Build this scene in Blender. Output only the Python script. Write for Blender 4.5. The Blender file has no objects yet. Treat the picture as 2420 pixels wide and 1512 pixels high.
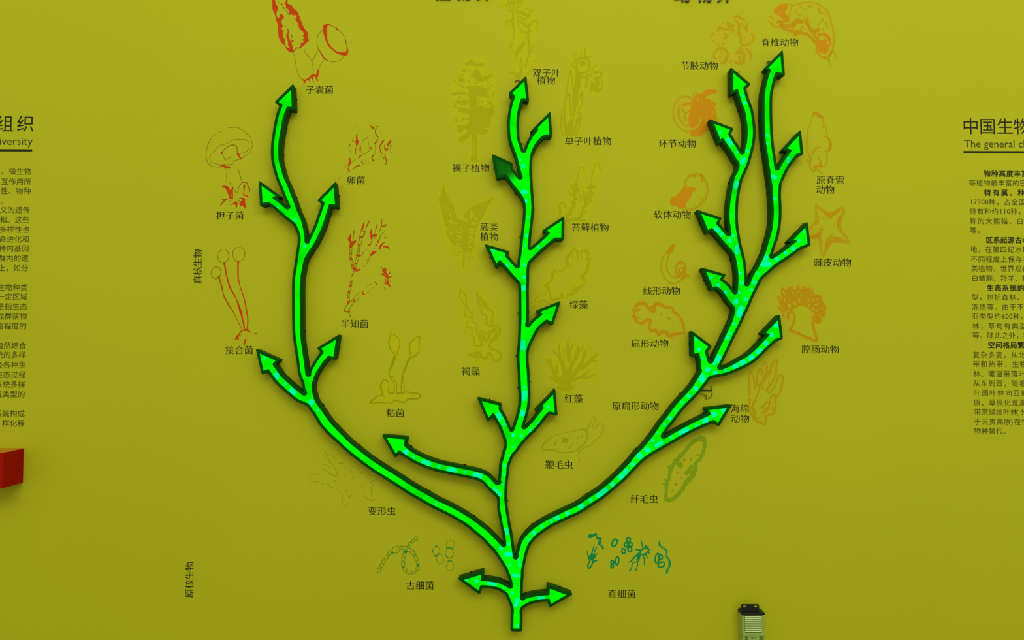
import bpy, bmesh, math, random
from mathutils import Vector, Matrix
from mathutils.geometry import tessellate_polygon

S = bpy.context.scene
COL = S.collection

# ---------------------------------------------------------------- camera
# scale: the wall is the plane y = 0, the room lies towards -y, 1 image pixel is about 1 mm on the wall
F_PX, CX, CY = 1513.0, 1210.0, 756.0
DIST, CAM_Z = 1.513, 1.60
FOOT = (1190.0, 815.0)               # pixel where the wall's normal through the lens meets the picture
ROLL = math.radians(-0.08)
yaw = math.atan((CX - FOOT[0]) / F_PX)
pitch = math.atan((FOOT[1] - CY) / F_PX)
CAM_M = (Matrix.Rotation(-yaw, 4, 'Z') @ Matrix.Rotation(math.radians(90) + pitch, 4, 'X') @ Matrix.Rotation(ROLL, 4, 'Z')).to_3x3()
CAM_P = Vector((0.0, -DIST, CAM_Z))
cam_d = bpy.data.cameras.new('camera')
cam_d.sensor_fit = 'HORIZONTAL'
cam_d.sensor_width = 36.0
cam_d.lens = 36.0 * F_PX / 2420.0
cam_d.clip_start = 0.01
cam = bpy.data.objects.new('camera', cam_d)
cam.matrix_world = Matrix.Translation(CAM_P) @ CAM_M.to_4x4()
COL.objects.link(cam)
S.camera = cam

def wall_pt(px, py, t=0.0):
    """point of the plane t metres in front of the wall that the photograph shows at this pixel"""
    d = CAM_M @ Vector(((px - CX) / F_PX, -(py - CY) / F_PX, -1.0))
    k = (DIST - t) / d.y
    p = CAM_P + d * k
    return Vector((p.x, -t, p.z))

# ---------------------------------------------------------------- light and exposure
S.view_settings.view_transform = 'Standard'
S.view_settings.look = 'None'
S.view_settings.exposure = 0.0
S.view_settings.gamma = 1.0
S.view_settings.use_curve_mapping = False
w = bpy.data.worlds.new('room_ambience')
S.world = w
w.use_nodes = True
w.node_tree.nodes['Background'].inputs[0].default_value = (1.0, 1.0, 0.95, 1)
w.node_tree.nodes['Background'].inputs[1].default_value = 0.545

def area(name, loc, target, sx, sy, energy, color=(1, 1, 0.95)):
    l = bpy.data.lights.new(name, 'AREA')
    l.shape = 'RECTANGLE'
    l.size, l.size_y, l.energy, l.color = sx, sy, energy, color
    o = bpy.data.objects.new(name, l)
    o.location = loc
    o.rotation_euler = (Vector(target) - Vector(loc)).to_track_quat('-Z', 'Y').to_euler()
    COL.objects.link(o)
    return o

area('ceiling_light', (0.9, -3.4, 4.6), (0.5, 0.0, 1.3), 5.0, 1.6, 88)

# ---------------------------------------------------------------- materials
K_ALB = 1.32                         # photograph's display colour -> reflectance under this light
def lin(c):
    c = c / 255.0
    return c / 12.92 if c <= 0.04045 else ((c + 0.055) / 1.055) ** 2.4
def alb(rgb, k=K_ALB):
    return tuple(min(0.95, lin(v) * k) for v in rgb) + (1.0,)

MATS = {}
def mat(name, rgb=None, rough=0.6, k=K_ALB, spec=0.3, noise=0.0, nscale=40.0, bump=0.0, bscale=400.0, rgb2=None):
    if name in MATS:
        return MATS[name]
    m = bpy.data.materials.new(name)
    m.use_nodes = True
    nt = m.node_tree
    b = nt.nodes['Principled BSDF']
    b.inputs['Base Color'].default_value = alb(rgb, k)
    b.inputs['Roughness'].default_value = rough
    b.inputs['Specular IOR Level'].default_value = spec
    tc = nt.nodes.new('ShaderNodeTexCoord')
    if noise or rgb2:
        n = nt.nodes.new('ShaderNodeTexNoise')
        n.inputs['Scale'].default_value = nscale
        n.inputs['Detail'].default_value = 3.0
        nt.links.new(tc.outputs['Object'], n.inputs['Vector'])
        mix = nt.nodes.new('ShaderNodeMix')
        mix.data_type = 'RGBA'
        a = alb(rgb, k)
        c2 = alb(rgb2, k) if rgb2 else tuple(v * (1 - noise) for v in a[:3]) + (1,)
        mix.inputs[6].default_value = a
        mix.inputs[7].default_value = c2
        nt.links.new(n.outputs['Fac'], mix.inputs[0])
        nt.links.new(mix.outputs[2], b.inputs['Base Color'])
    if bump:
        n2 = nt.nodes.new('ShaderNodeTexNoise')
        n2.inputs['Scale'].default_value = bscale
        nt.links.new(tc.outputs['Object'], n2.inputs['Vector'])
        bp = nt.nodes.new('ShaderNodeBump')
        bp.inputs['Strength'].default_value = bump
        bp.inputs['Distance'].default_value = 0.0006
        nt.links.new(n2.outputs['Fac'], bp.inputs['Height'])
        nt.links.new(bp.outputs['Normal'], b.inputs['Normal'])
    MATS[name] = m
    return m

M_WALL = mat('painted_wall', (171, 172, 24), rough=0.75, spec=0.12, bump=0.25, bscale=260, rgb2=(165, 168, 18), nscale=2.2)
M_FLOOR = mat('grey_floor_tile', (120, 120, 110), rough=0.4, noise=0.15, nscale=6)
M_CASE = mat('dark_green_case', (40, 66, 2), rough=0.5, spec=0.12, noise=0.25, nscale=60)
M_RIM = mat('green_black_rim', (0, 74, 0), rough=0.6, spec=0.06, noise=0.2, nscale=30)
M_BLACK = mat('black_metal', (14, 20, 2), rough=0.4, spec=0.4, noise=0.2)
M_INK = mat('black_lettering', (34, 32, 2), rough=0.6, spec=0.2, noise=0.1)
M_INK2 = mat('olive_lettering', (58, 58, 4), rough=0.6, spec=0.2, noise=0.1)
M_TITLE = mat('raised_title_acrylic', (40, 32, 6), rough=0.3, spec=0.4, noise=0.1)
M_RED = mat('red_laminate', (150, 16, 0), rough=0.55, spec=0.05, noise=0.05)
M_REDTOP = mat('orange_laminate_top', (176, 110, 4), rough=0.5, spec=0.3, noise=0.05)
M_ALU = mat('aluminium_housing', (142, 158, 66), rough=0.45, spec=0.5, noise=0.06, nscale=80)
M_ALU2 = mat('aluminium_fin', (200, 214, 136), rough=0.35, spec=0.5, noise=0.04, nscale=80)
M_LABELG = mat('label_plate', (138, 166, 76), rough=0.5, noise=0.04)

# ---------------------------------------------------------------- object helpers
def put(name, verts, faces, material, parent=None, **props):
    me = bpy.data.meshes.new(name)
    me.from_pydata([tuple(v) for v in verts], [], faces)
    me.materials.append(material)
    me.update()
    o = bpy.data.objects.new(name, me)
    COL.objects.link(o)
    if parent:
        o.parent = parent
        o.matrix_parent_inverse = parent.matrix_world.inverted()
    for k, v in props.items():
        o[k] = v
    return o

def empty(name, loc, **props):
    o = bpy.data.objects.new(name, None)
    o.location = loc
    COL.objects.link(o)
    o.matrix_world = Matrix.Translation(loc)
    for k, v in props.items():
        o[k] = v
    return o

def box(x0, x1, y0, y1, z0, z1):
    v = [(x, y, z) for x in (x0, x1) for y in (y0, y1) for z in (z0, z1)]
    f = [(0, 1, 3, 2), (4, 6, 7, 5), (0, 4, 5, 1), (2, 3, 7, 6), (0, 2, 6, 4), (1, 5, 7, 3)]
    return v, f

def bevel(o, wd, seg=2):
    m = o.modifiers.new('edge', 'BEVEL')
    m.width, m.segments, m.limit_method = wd, seg, 'ANGLE'
    return o

# ---------------------------------------------------------------- setting
v, f = box(-3.2, 3.2, 0.0, 0.12, 0.0, 3.1)
put('wall_front', v, f, M_WALL, kind='structure')
v, f = box(-3.2, 3.2, -4.0, 0.12, -0.05, 0.0)
put('floor', v, f, M_FLOOR, kind='structure')
v, f = box(-3.2, 3.2, -0.012, 0.0, 0.0, 0.10)
bevel(put('baseboard_front', v, f, mat('baseboard_paint', (110, 112, 60), rough=0.5), kind='structure'), 0.003)
# ================================================================ the LED tree
REG = {'A': (560, 180, 5.04), 'B': (560, 420, 5.04), 'C': (560, 720, 5.04), 'D': (800, 980, 4.032), 'E': (1050, 1200, 4.84),
       'F': (1100, 150, 5.04), 'G': (1100, 430, 5.04), 'H': (1100, 680, 5.04), 'I': (1100, 900, 5.04), 'J': (1200, 980, 5.04),
       'K': (1440, 900, 5.04), 'L': (1580, 700, 5.04), 'M': (1600, 460, 5.04), 'N': (1600, 260, 5.04), 'O': (1600, 80, 5.04),
       'P': (1040, 1270, 6.05)}
def RP(r, x, y):
    a = REG[r]
    return (a[0] + x / a[2], a[1] + y / a[2])

def parse(s):
    """'P 10,20,7 30,40 | E 5,5' -> [(x, y, w)]"""
    out, reg, wd = [], None, 7.0
    for tok in s.split():
        if tok.isalpha():
            reg = tok
            continue
        q = [float(a) for a in tok.split(',')]
        if len(q) > 2:
            wd = q[2]
        x, y = RP(reg, q[0], q[1])
        out.append((x, y, wd))
    return out

def seg(c, kids=(), vs=(), arrow=None):
    return {'c': parse(c), 'k': kids, 'v': [parse(q)[0][:2] for q in vs], 'a': [p[:2] for p in parse(arrow)] if arrow else None}

# arrow = left barb, tip, right barb (left and right as seen travelling up the branch)
a1 = seg('P 990,772,5.6 940,735,5.1 900,715,4.9 850,688,4.8 760,668 680,657 600,653 576,652', arrow='P 548,757 338,606 588,530')
a2 = seg('P 1215,915,5.3 1250,899,5 1350,872,4.5 1450,857,4.2 1550,851 1566,851', arrow='P 1570,732 1810,820 1587,950')
a3 = seg('C 750,1098,6.8 665,1030,7 575,950 505,885 460,825 410,755,7 390,737,7.4', arrow='C 315,785 268,580 458,665')
a4 = seg('C 903,820,5.2 945,745,5.5 990,675,5.8 1040,610,6.3 1062,582,6.8', arrow='C 1000,523 1180,413 1148,618')
a5 = seg('B 892,765,5.5 935,680,5.8 980,580,6 1022,455,5.8 1060,335,5.2 1072,303,5.4', arrow='B 1003,265 1150,115 1168,318')
a6 = seg('B 600,425,6.2 530,365,6 470,315 415,275 395,260', arrow='B 303,300 292,95 460,215')
L4 = seg('B 690,410,5.3 651,300,5.4 608,200,5.7 570,100,5.7 524,0,5.4 A 518,1190 490,1090 468,1000 462,900 466,800 480,700 497,600 516,500 540,425 562,370 570,350,5.6', arrow='A 495,303 642,160 652,365')
L3 = seg('B 781,730,4.6 768,640,5 745,570,6.2 725,520,8', kids=(a6, L4), vs=('B 632,400',))
L2 = seg('C 787,820,5 772,700,5.3 757,600 742,500 729,400,5.5 721,300,5.8 719,150,6 718,0 B 717,1350 722,1200,6.2 737,1100 755,1000,6.8 775,920,8.5', kids=(L3, a5), vs=('B 836,752',))
M1 = seg('C 850,1000,7.4 848,930,9', kids=(L2, a4), vs=('C 850,828',))
L0 = seg('P 858,178,8.5 775,85,8 D 1400,1140,8 1320,1075,7.6 1250,1020,7.2 1180,975,7 1100,928 1000,878 930,845 820,782 700,715 570,630 450,555 330,478 230,405 160,350 90,292 20,225 C 1130,1490,8 1050,1400,8.2 985,1300,7.6 925,1215,7.5 880,1150,9', kids=(a3, M1), vs=('C 800,1050',))
S7 = seg('F 648,1100,6.2 613,1000,6.5 580,900,6.8 570,800,7.4 569,700,7.5 577,600,7.2 597,500 620,430 630,399,7', arrow='F 558,352 700,212 722,415')
a14 = seg('F 742,1100,5.3 770,1000,6 820,910,6.8 865,852,7.6 900,820,8.2', arrow='F 840,787 985,640 1000,842')
S6 = seg('F 735,1400,6.2 715,1300,9 705,1230,11', kids=(S7, a14), vs=('F 697,1112',))
a13 = seg('F 610,1420,8 550,1340,7.3 508,1290,7.2', arrow='F 393,1335 355,1128 532,1205')
S5 = seg('G 706,800,6 716,700 726,600,5.8 738,500,5.8 748,400,6 753,300,6.2 746,230,7 733,170,9.3 714,112,12', kids=(a13, S6), vs=('G 692,10',))
a12 = seg('G 820,825,6.6 900,755,6.4 980,685,6.6 1036,634,7.6', arrow='G 970,578 1145,463 1142,660')
S4 = seg('G 687,1040,7.8 692,990,8 705,930,9.6', kids=(S5, a12), vs=('G 757,795',))
a11 = seg('G 575,1055,7 520,990 460,925,7 434,897,7.4', arrow='G 370,970 287,788 480,845')
S3 = seg('H 695,400,5.6 695,200 693,0 G 692,1245,6 690,1195,7', kids=(a11, S4), vs=('G 622,1030',))
a10 = seg('H 815,460,7.5 870,405,7.3 930,355,7.2 945,343,7.6', arrow='H 893,285 1085,210 1022,403')
S2 = seg('I 608,600,6 645,500,6.3 675,400,6.5 697,300,6.8 705,200,7.2 702,100,7.5 697,0,7.5 H 693,1000,7.4 684,900,7.4 681,800,7.3 690,720,7.8 708,640,10', kids=(S3, a10), vs=('H 744,440',))
a8 = seg('I 495,620,6.5 460,530 425,460,7 385,392,7 361,356,7.4', arrow='I 275,435 193,240 398,293')
a9 = seg('I 715,620,6.6 790,550,6.3 860,470 920,390 968,338,6.8', arrow='I 895,315 1043,165 1062,375')
S1 = seg('D 1565,640,5 1575,560,5.4 1580,480,5.7 I 487,930,6.2 508,865,7.4 545,800,10.5 565,735,15', kids=(a8, S2, a9), vs=('I 548,602', 'I 652,628'))
a7 = seg('D 1470,680,7 1400,607,6.8 1325,573,6.3 1200,545 1080,520 955,493 840,455,6.5 750,415 680,375 628,338,7 597,312,7.6', arrow='D 545,370 458,220 632,235')
S0 = seg('P 990,160,5.6 E 722,300,5.2 700,200,5.5 683,100,5.7 666,0,5.8 D 1555,780,5.8', kids=(a7, S1), vs=('D 1525,640',))
R6 = seg('N 838,500,6.2 850,450,6.2 863,400,6 873,300,6.3 872,200 860,100 842,0 O 808,820,6.3 783,740,6.2 765,680,6.2 756,643,6.8', arrow='O 672,675 672,463 832,598')
a20 = seg('N 735,560,6.5 685,470,6.8 630,390,7 576,306,7.6', arrow='N 518,350 440,160 632,233')
R5 = seg('M 683,480,6.2 672,400,6 661,300,6.6 661,200 667,100,6.3 680,0,6 N 700,900,6.2 725,800,6 755,740,5.6 775,690,6 786,630,9', kids=(a20, R6), vs=('N 778,503',))
a19 = seg('M 590,535,7.2 540,480,6.5 480,410,6.6 437,366,7.2', arrow='M 372,420 290,228 490,293')
R3 = seg('M 760,1150,7 768,1000,6.9 762,900 748,800,7.3 725,700,7.5 698,640,9.5', kids=(a19, R5), vs=('M 633,478',))
R8 = seg('N 1137,700,5.6 1125,620,5.7 1107,500,5.6 1092,400,5.9 1083,300,6 1078,200,5.9 1075,100 1073,0 O 1074,800,5.8 1080,700 1100,600,6 1120,520 1137,470,6.1 1152,440,6.3', arrow='O 1090,402 1235,258 1252,463')
a22 = seg('N 1240,745,5.8 1280,660,6.2 1335,580,6.5 1385,512,6.6 1398,496,7', arrow='N 1312,455 1452,305 1472,505')
R7 = seg('M 1082,700,5.4 1112,600,5.6 1145,500,6 1168,400,5.8 1180,300,6 1185,200,6 1181,100,6.2 1176,0,6.2 N 1176,900,7.5 1176,850,9.5', kids=(R8, a22), vs=('N 1196,725',))
a21 = seg('M 1140,805,6.8 1200,765,6.5 1290,705 1370,645,7 1430,598,7.4 1456,579,8', arrow='M 1387,537 1532,388 1558,585')
R4 = seg('M 868,1150,7 912,1060,7.3 955,965,8 1010,900,10', kids=(R7, a21), vs=('M 1118,750',))
a18 = seg('M 652,1230,8.2 600,1150,8 540,1085 482,1052,8', arrow='M 430,1105 345,915 535,968')
R2 = seg('L 570,790,7 610,700,7.3 660,600,7 712,490 770,370,7.3 808,290,7.8 825,240,8.6 M 743,1392,9.7 751,1358,11.8', kids=(a18, R3, R4), vs=('M 697,1188', 'M 818,1162'))
a17 = seg('L 650,893,4.5 740,860,5 850,805,6.3 960,745,6.8 1050,670 1120,600,7 1190,530,7.3 1240,482,7.8', arrow='L 1160,435 1305,283 1330,487')
a16 = seg('L 432,850,8.4 428,790,8 412,720,7.2 398,660,7', arrow='L 308,682 305,472 475,600')
R1 = seg('K 575,640,7 650,530,7 720,445 790,350 870,255 945,180,7.4 1025,90,8 L 400,985,9 450,915,11.5', kids=(a16, R2, a17), vs=('L 492,780', 'L 614,845'))
a15 = seg('K 640,735,6 850,615,6 980,545 1130,475,6.3 1228,432,6.6', arrow='K 1188,348 1405,322 1297,498')
R0 = seg('E 885,520,6.5 922,405,7.2 965,345,7.3 1022,283,7 1105,222,6.8 1200,163,6.3 1300,115 1410,62 1500,22 J 880,1090,6.5 975,1025 1120,930 1240,830 1340,740,7 1400,680 1485,590 1565,500,8.5 1650,428,9.6', kids=(R1, a15), vs=('K 563,725',))
T1 = seg('P 1092,650,8.9 1085,560,11.6 1070,470,14.8 1062,400,18.6', kids=(L0, S0, R0), vs=('P 922,160', 'P 1080,276'))
T0 = seg('P 1091,1303,7.3 1094,1200 1095,1100 1097,1010,7.3', kids=(a1, T1, a2), vs=('P 1006,697', 'P 1182,862'))

def sides(c):
    L, R = [], []
    n = len(c)
    for i in range(n):
        a, b = c[max(0, i - 1)], c[min(n - 1, i + 1)]
        dx, dy = b[0] - a[0], b[1] - a[1]
        q = math.hypot(dx, dy)
        nx, ny = dy / q, -dx / q
        L.append((c[i][0] + nx * c[i][2], c[i][1] + ny * c[i][2], 0))
        R.append((c[i][0] - nx * c[i][2], c[i][1] - ny * c[i][2], 0))
    return L, R[::-1]

runs, notches = [[]], []
ARROWS = []
def walk(s):
    L, R = sides(s['c'])
    runs[-1].extend(L)
    if s['a']:
        runs[-1][-1] = runs[-1][-1][:2] + (1,)
        lb, tip, rb = s['a']
        ARROWS.append((s, L[-1], R[0]))
        runs[-1].extend([lb + (2,), tip + (2,), rb + (2,)])
        R[0] = R[0][:2] + (1,)
    else:
        for i, k in enumerate(s['k']):
            walk(k)
            if i < len(s['v']):
                notches.append(s['v'][i])
                runs.append([])
    runs[-1].extend(R)
walk(T0)
# the trunk foot: first and last points are corners
runs[0][0] = runs[0][0][:2] + (2,)
runs[-1][-1] = runs[-1][-1][:2] + (2,)
runs[0].insert(0, runs[-1][-1])      # closing edge, dropped again after the offset

def smooth(pts, step=5.0):
    """Catmull-Rom through an open list, kept sharp at flagged corners"""
    out, i = [], 0
    cuts = [j for j, p in enumerate(pts) if p[2]]
    cuts = sorted(set([0] + cuts + [len(pts) - 1]))
    for a, b in zip(cuts, cuts[1:]):
        sub = pts[a:b + 1]
        for k in range(len(sub) - 1):
            p1, p2 = sub[k], sub[k + 1]
            p0 = sub[k - 1] if k else p1
            p3 = sub[k + 2] if k + 2 < len(sub) else p2
            n = max(1, int(math.hypot(p2[0] - p1[0], p2[1] - p1[1]) / step))
            if len(sub) == 2:
                n = 1
            for j in range(n):
                t = j / n
                f = lambda q: 0.5 * (2 * p1[q] + (p2[q] - p0[q]) * t + (2 * p0[q] - 5 * p1[q] + 4 * p2[q] - p3[q]) * t * t + (3 * p1[q] - p0[q] - 3 * p2[q] + p3[q]) * t ** 3)
                out.append((f(0), f(1), p1[2] if j == 0 else 0))
    out.append(pts[-1])
    return out

def nrm(a, b):
    dx, dy = b[0] - a[0], b[1] - a[1]
    q = math.hypot(dx, dy) or 1.0
    return (dy / q, -dx / q)            # outward (left of travel, image axes)

def off_open(p, d):
    out = []
    n = len(p)
    for i in range(n):
        n1 = nrm(p[i - 1], p[i]) if i else nrm(p[0], p[1])
        n2 = nrm(p[i], p[i + 1]) if i < n - 1 else n1
        c = 1 + n1[0] * n2[0] + n1[1] * n2[1]
        c = max(c, 0.22)
        out.append((p[i][0] + d * (n1[0] + n2[0]) / c, p[i][1] + d * (n1[1] + n2[1]) / c, p[i][2]))
    return out

RIMW = 6.7
outer = []
for i, r in enumerate(runs):
    q = off_open(smooth(r), RIMW)
    if i == 0:
        q = q[1:]
    outer.extend(q)
    if i < len(notches):
        outer.append(notches[i] + (3,))
# fix the first corner (it lost its neighbour): mitre of the foot edge and the left side
a, b, c = runs[-1][-1], runs[0][1], runs[0][2]
n1, n2 = nrm(a, b), nrm(b, c)
cc = 1 + n1[0] * n2[0] + n1[1] * n2[1]
outer[0] = (b[0] + RIMW * (n1[0] + n2[0]) / cc, b[1] + RIMW * (n1[1] + n2[1]) / cc, 2)
z = runs[-1][-2]
n0 = nrm(z, a)
cc = 1 + n0[0] * n1[0] + n0[1] * n1[1]
outer[-1] = (a[0] + RIMW * (n0[0] + n1[0]) / cc, a[1] + RIMW * (n0[1] + n1[1]) / cc, 2)

def clean(loop, tol):
    res = []
    for p in loop:
        if not res or math.hypot(p[0] - res[-1][0], p[1] - res[-1][1]) > tol or (p[2] and res[-1][2]):
            res.append(p)
        elif p[2]:
            res[-1] = p
    return res
outer = clean(outer, 0.8)

def untangle(loop, span=26):
    """cut the tiny loops an offset leaves behind"""
    def o_(p, q, r): return (q[0] - p[0]) * (r[1] - p[1]) - (q[1] - p[1]) * (r[0] - p[0])
    L, i = list(loop), 0
    while i < len(L) - 3:
        a_, b_ = L[i], L[i + 1]
        hit = None
        for j in range(i + 2, min(i + span, len(L) - 2) + 1):
            c_, d_ = L[j], L[j + 1]
            if o_(a_, b_, c_) * o_(a_, b_, d_) < 0 and o_(c_, d_, a_) * o_(c_, d_, b_) < 0:
                hit = j
                break
        if hit:
            t = o_(c_, d_, a_) / (o_(c_, d_, a_) - o_(c_, d_, b_))
            fl = max(p[2] for p in L[i + 1:hit + 1])
            if fl == 2: fl = 1
            L[i + 1:hit + 1] = [(a_[0] + (b_[0] - a_[0]) * t, a_[1] + (b_[1] - a_[1]) * t, fl)]
        else:
            i += 1
    return L
# points that overshoot an arrow's neck corner
outer = [p for i, p in enumerate(outer) if p[2] or not any(
    outer[k][2] == 1 and math.hypot(outer[k][0] - p[0], outer[k][1] - p[1]) < 7.5 for k in range(max(0, i - 3), min(len(outer), i + 4)))]
outer = untangle(outer)

def cross(a, b, c):
    return (b[0] - a[0]) * (c[1] - b[1]) - (b[1] - a[1]) * (c[0] - b[0])

def inset(loop, d):
    """inward offset with mitres at outward corners and round arcs at notches"""
    out, n = [], len(loop)
    for i in range(n):
        p0, p, p2 = loop[i - 1], loop[i], loop[(i + 1) % n]
        n1, n2 = nrm(p0, p), nrm(p, p2)
        dot = n1[0] * n2[0] + n1[1] * n2[1]
        if cross(p0, p, p2) < 0 and p[2] == 1 and dot < 0.9:   # neck of an arrow: small round
            c = max(0.22, 1 + dot)
            q = (p[0] - d * (n1[0] + n2[0]) / c, p[1] - d * (n1[1] + n2[1]) / c)
            t1, t2 = (n1[1], -n1[0]), (n2[1], -n2[0])
            for k in range(5):
                t = k / 4
                ax, ay = q[0] + t1[0] * 3.2, q[1] + t1[1] * 3.2
                bx, by = q[0] - t2[0] * 3.2, q[1] - t2[1] * 3.2
                out.append(((1 - t) ** 2 * ax + 2 * t * (1 - t) * q[0] + t * t * bx, (1 - t) ** 2 * ay + 2 * t * (1 - t) * q[1] + t * t * by, 0))
        elif cross(p0, p, p2) < 0 and dot < 0.93:      # reflex: arc
            a1_, a2_ = math.atan2(-n1[1], -n1[0]), math.atan2(-n2[1], -n2[0])
            da = (a2_ - a1_ + math.pi) % (2 * math.pi) - math.pi
            if da > 0.0:
                da = da
            k = max(2, int(abs(da) / 0.35))
            for j in range(k + 1):
                t = a1_ + da * j / k
                out.append((p[0] + d * math.cos(t), p[1] + d * math.sin(t), 0))
        else:
            c = max(0.22, 1 + dot)
            out.append((p[0] - d * (n1[0] + n2[0]) / c, p[1] - d * (n1[1] + n2[1]) / c, p[2]))
    return out
inner = untangle(clean(inset(outer, RIMW), 0.35))

def round_corners(loop, r):
    out, n = [], len(loop)
    for i in range(n):
        p0, p, p2 = loop[i - 1], loop[i], loop[(i + 1) % n]
        if p[2] == 2:
            l1, l2 = math.hypot(p0[0] - p[0], p0[1] - p[1]), math.hypot(p2[0] - p[0], p2[1] - p[1])
            t1, t2 = min(r, l1 * .45) / l1, min(r, l2 * .45) / l2
            A = (p[0] + (p0[0] - p[0]) * t1, p[1] + (p0[1] - p[1]) * t1)
            B = (p[0] + (p2[0] - p[0]) * t2, p[1] + (p2[1] - p[1]) * t2)
            for t in (0, .25, .5, .75, 1):
                out.append(((1 - t) ** 2 * A[0] + 2 * t * (1 - t) * p[0] + t * t * B[0],
                            (1 - t) ** 2 * A[1] + 2 * t * (1 - t) * p[1] + t * t * B[1], 0))
        else:
            out.append(p)
    return out
outer_r = round_corners(outer, 4.8)

T_FRONT, T_GLASS = 0.024, 0.0226
def to_w(loop, t_pix, t):
    return [Vector((q.x, -t, q.z)) for q in (wall_pt(p[0], p[1], t_pix) for p in loop)]

def shrink(loop, d):
    n, out = len(loop), []
    for i in range(n):
        n1, n2 = nrm(loop[i - 1], loop[i]), nrm(loop[i], loop[(i + 1) % n])
        c = max(0.6, 1 + n1[0] * n2[0] + n1[1] * n2[1])
        out.append((loop[i][0] - d * (n1[0] + n2[0]) / c, loop[i][1] - d * (n1[1] + n2[1]) / c, 0))
    return out

def fill(loops, t_pix, t):
    """flat filled sheet from an outer loop and its holes"""
    L = [to_w(l, t_pix, t) for l in loops]
    tri = tessellate_polygon([[Vector((p.x, p.z, 0)) for p in l] for l in L])
    V = [p for l in L for p in l]
    F = []
    for a_, b_, c_ in tri:
        A, B, C = V[a_], V[b_], V[c_]
        cr = (B.x - A.x) * (C.z - A.z) - (B.z - A.z) * (C.x - A.x)
        if abs(cr) < 1e-12:
            continue
        F.append((a_, b_, c_) if cr > 0 else (a_, c_, b_))
    return V, F

def band(rows):
    n = len(rows[0])
    V = [p for r in rows for p in r]
    F = []
    for k in range(len(rows) - 1):
        for i in range(n):
            j = (i + 1) % n
            F.append((k * n + i, (k + 1) * n + i, (k + 1) * n + j, k * n + j))
    return V, F

def recalc(o):
    bm = bmesh.new(); bm.from_mesh(o.data)
    bmesh.ops.remove_doubles(bm, verts=bm.verts, dist=1e-6)
    bmesh.ops.recalc_face_normals(bm, faces=bm.faces)
    bm.to_mesh(o.data); bm.free()

def emit_mat(name, g1, g2, attr=False, nscale=22.0):
    m = bpy.data.materials.new(name)
    m.use_nodes = True
    nt = m.node_tree
    b = nt.nodes['Principled BSDF']
    b.inputs['Base Color'].default_value = (0.0, 0.07 if attr == 'dim' else 0.0, 0.0, 1)
    b.inputs['Roughness'].default_value = 0.35
    b.inputs['Specular IOR Level'].default_value = 0.06 if attr == 'dim' else 0.0
    tc = nt.nodes.new('ShaderNodeNewGeometry')
    n = nt.nodes.new('ShaderNodeTexNoise')
    n.inputs['Scale'].default_value = nscale
    n.inputs['Detail'].default_value = 1.5
    nt.links.new(tc.outputs['Position'], n.inputs['Vector'])
    mr = nt.nodes.new('ShaderNodeMapRange')
    mr.inputs['From Min'].default_value, mr.inputs['From Max'].default_value = 0.30, 0.55
    mr.inputs['To Min'].default_value, mr.inputs['To Max'].default_value = 0.74, 1.02
    nt.links.new(n.outputs['Fac'], mr.inputs['Value'])
    b.inputs['Emission Color'].default_value = g1
    last = mr.outputs['Result']
    if attr:
        at = nt.nodes.new('ShaderNodeAttribute')
        at.attribute_name = 'glow'
        mx = nt.nodes.new('ShaderNodeMix'); mx.data_type = 'RGBA'
        mx.inputs[6].default_value, mx.inputs[7].default_value = g1, g2 or g1
        if attr == 'mix':
            nt.links.new(at.outputs['Fac'], mx.inputs[0])
            nt.links.new(mx.outputs[2], b.inputs['Emission Color'])
        else:
            mu = nt.nodes.new('ShaderNodeMath'); mu.operation = 'MULTIPLY'
            nt.links.new(at.outputs['Fac'], mu.inputs[0]); nt.links.new(last, mu.inputs[1])
            last = mu.outputs[0]
    nt.links.new(last, b.inputs['Emission Strength'])
    return m
M_GLOW = emit_mat('green_lit_acrylic', (0.0, 1.0, 0.0, 1), None)
M_LED = emit_mat('led_hot_spot', (0.0, 1.0, 0.0, 1), (0.0, 1.15, 0.44, 1), attr='mix')
M_FADE = emit_mat('unlit_green_acrylic', (0.0, 1.0, 0.0, 1), None, attr='dim')

foot = wall_pt(*RP('P', 1090, 1340))
tree = empty('light_tree', (foot.x, 0, foot.z), category='light sign',
             label='glowing green branching tree of arrows with dark green rim, mounted on the yellow wall')
V, Fc = fill([shrink(outer_r, 1.0), inner], T_FRONT, T_FRONT)
rim = put('front_rim', V, Fc, M_RIM, tree, label='dark green raised rim around the glowing face')
# rim edge: rounded front edge and a 9 mm flange; inner lip down to the acrylic
rows = [to_w(shrink(outer_r, 1.0), T_FRONT, T_FRONT), to_w(shrink(outer_r, 0.3), T_FRONT, T_FRONT - 0.0004), to_w(outer_r, T_FRONT, T_FRONT - 0.0012), to_w(outer_r, T_FRONT, 0.0150)]
V, Fc = band(rows)
fl = put('rim_flange', V, Fc, M_RIM, tree); recalc(fl)
V, Fc = band([to_w(inner, T_FRONT, T_FRONT), to_w(inner, T_FRONT, T_GLASS - 0.0006)])
lip = put('inner_lip', V, Fc, M_RIM, tree); recalc(lip)
cs = shrink(outer_r, 0.7)
V, Fc = band([to_w(cs, T_FRONT, 0.0155), to_w(cs, T_FRONT, 0.0014)])
case = put('side_casing', V, Fc, M_CASE, tree, label='olive green side wall of the sign'); recalc(case)
bk = shrink(outer_r, 0.45)
V, Fc = band([to_w(cs, T_FRONT, 0.0014), to_w(bk, T_FRONT, 0.0014), to_w(bk, T_FRONT, 0.0004)])
bp_ = put('back_plate', V, Fc, M_CASE, tree); recalc(bp_)
V, Fc = fill([inner], T_FRONT, T_GLASS)
put('acrylic_face', V, Fc, M_GLOW, tree, label='bright green lit acrylic face')

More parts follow.
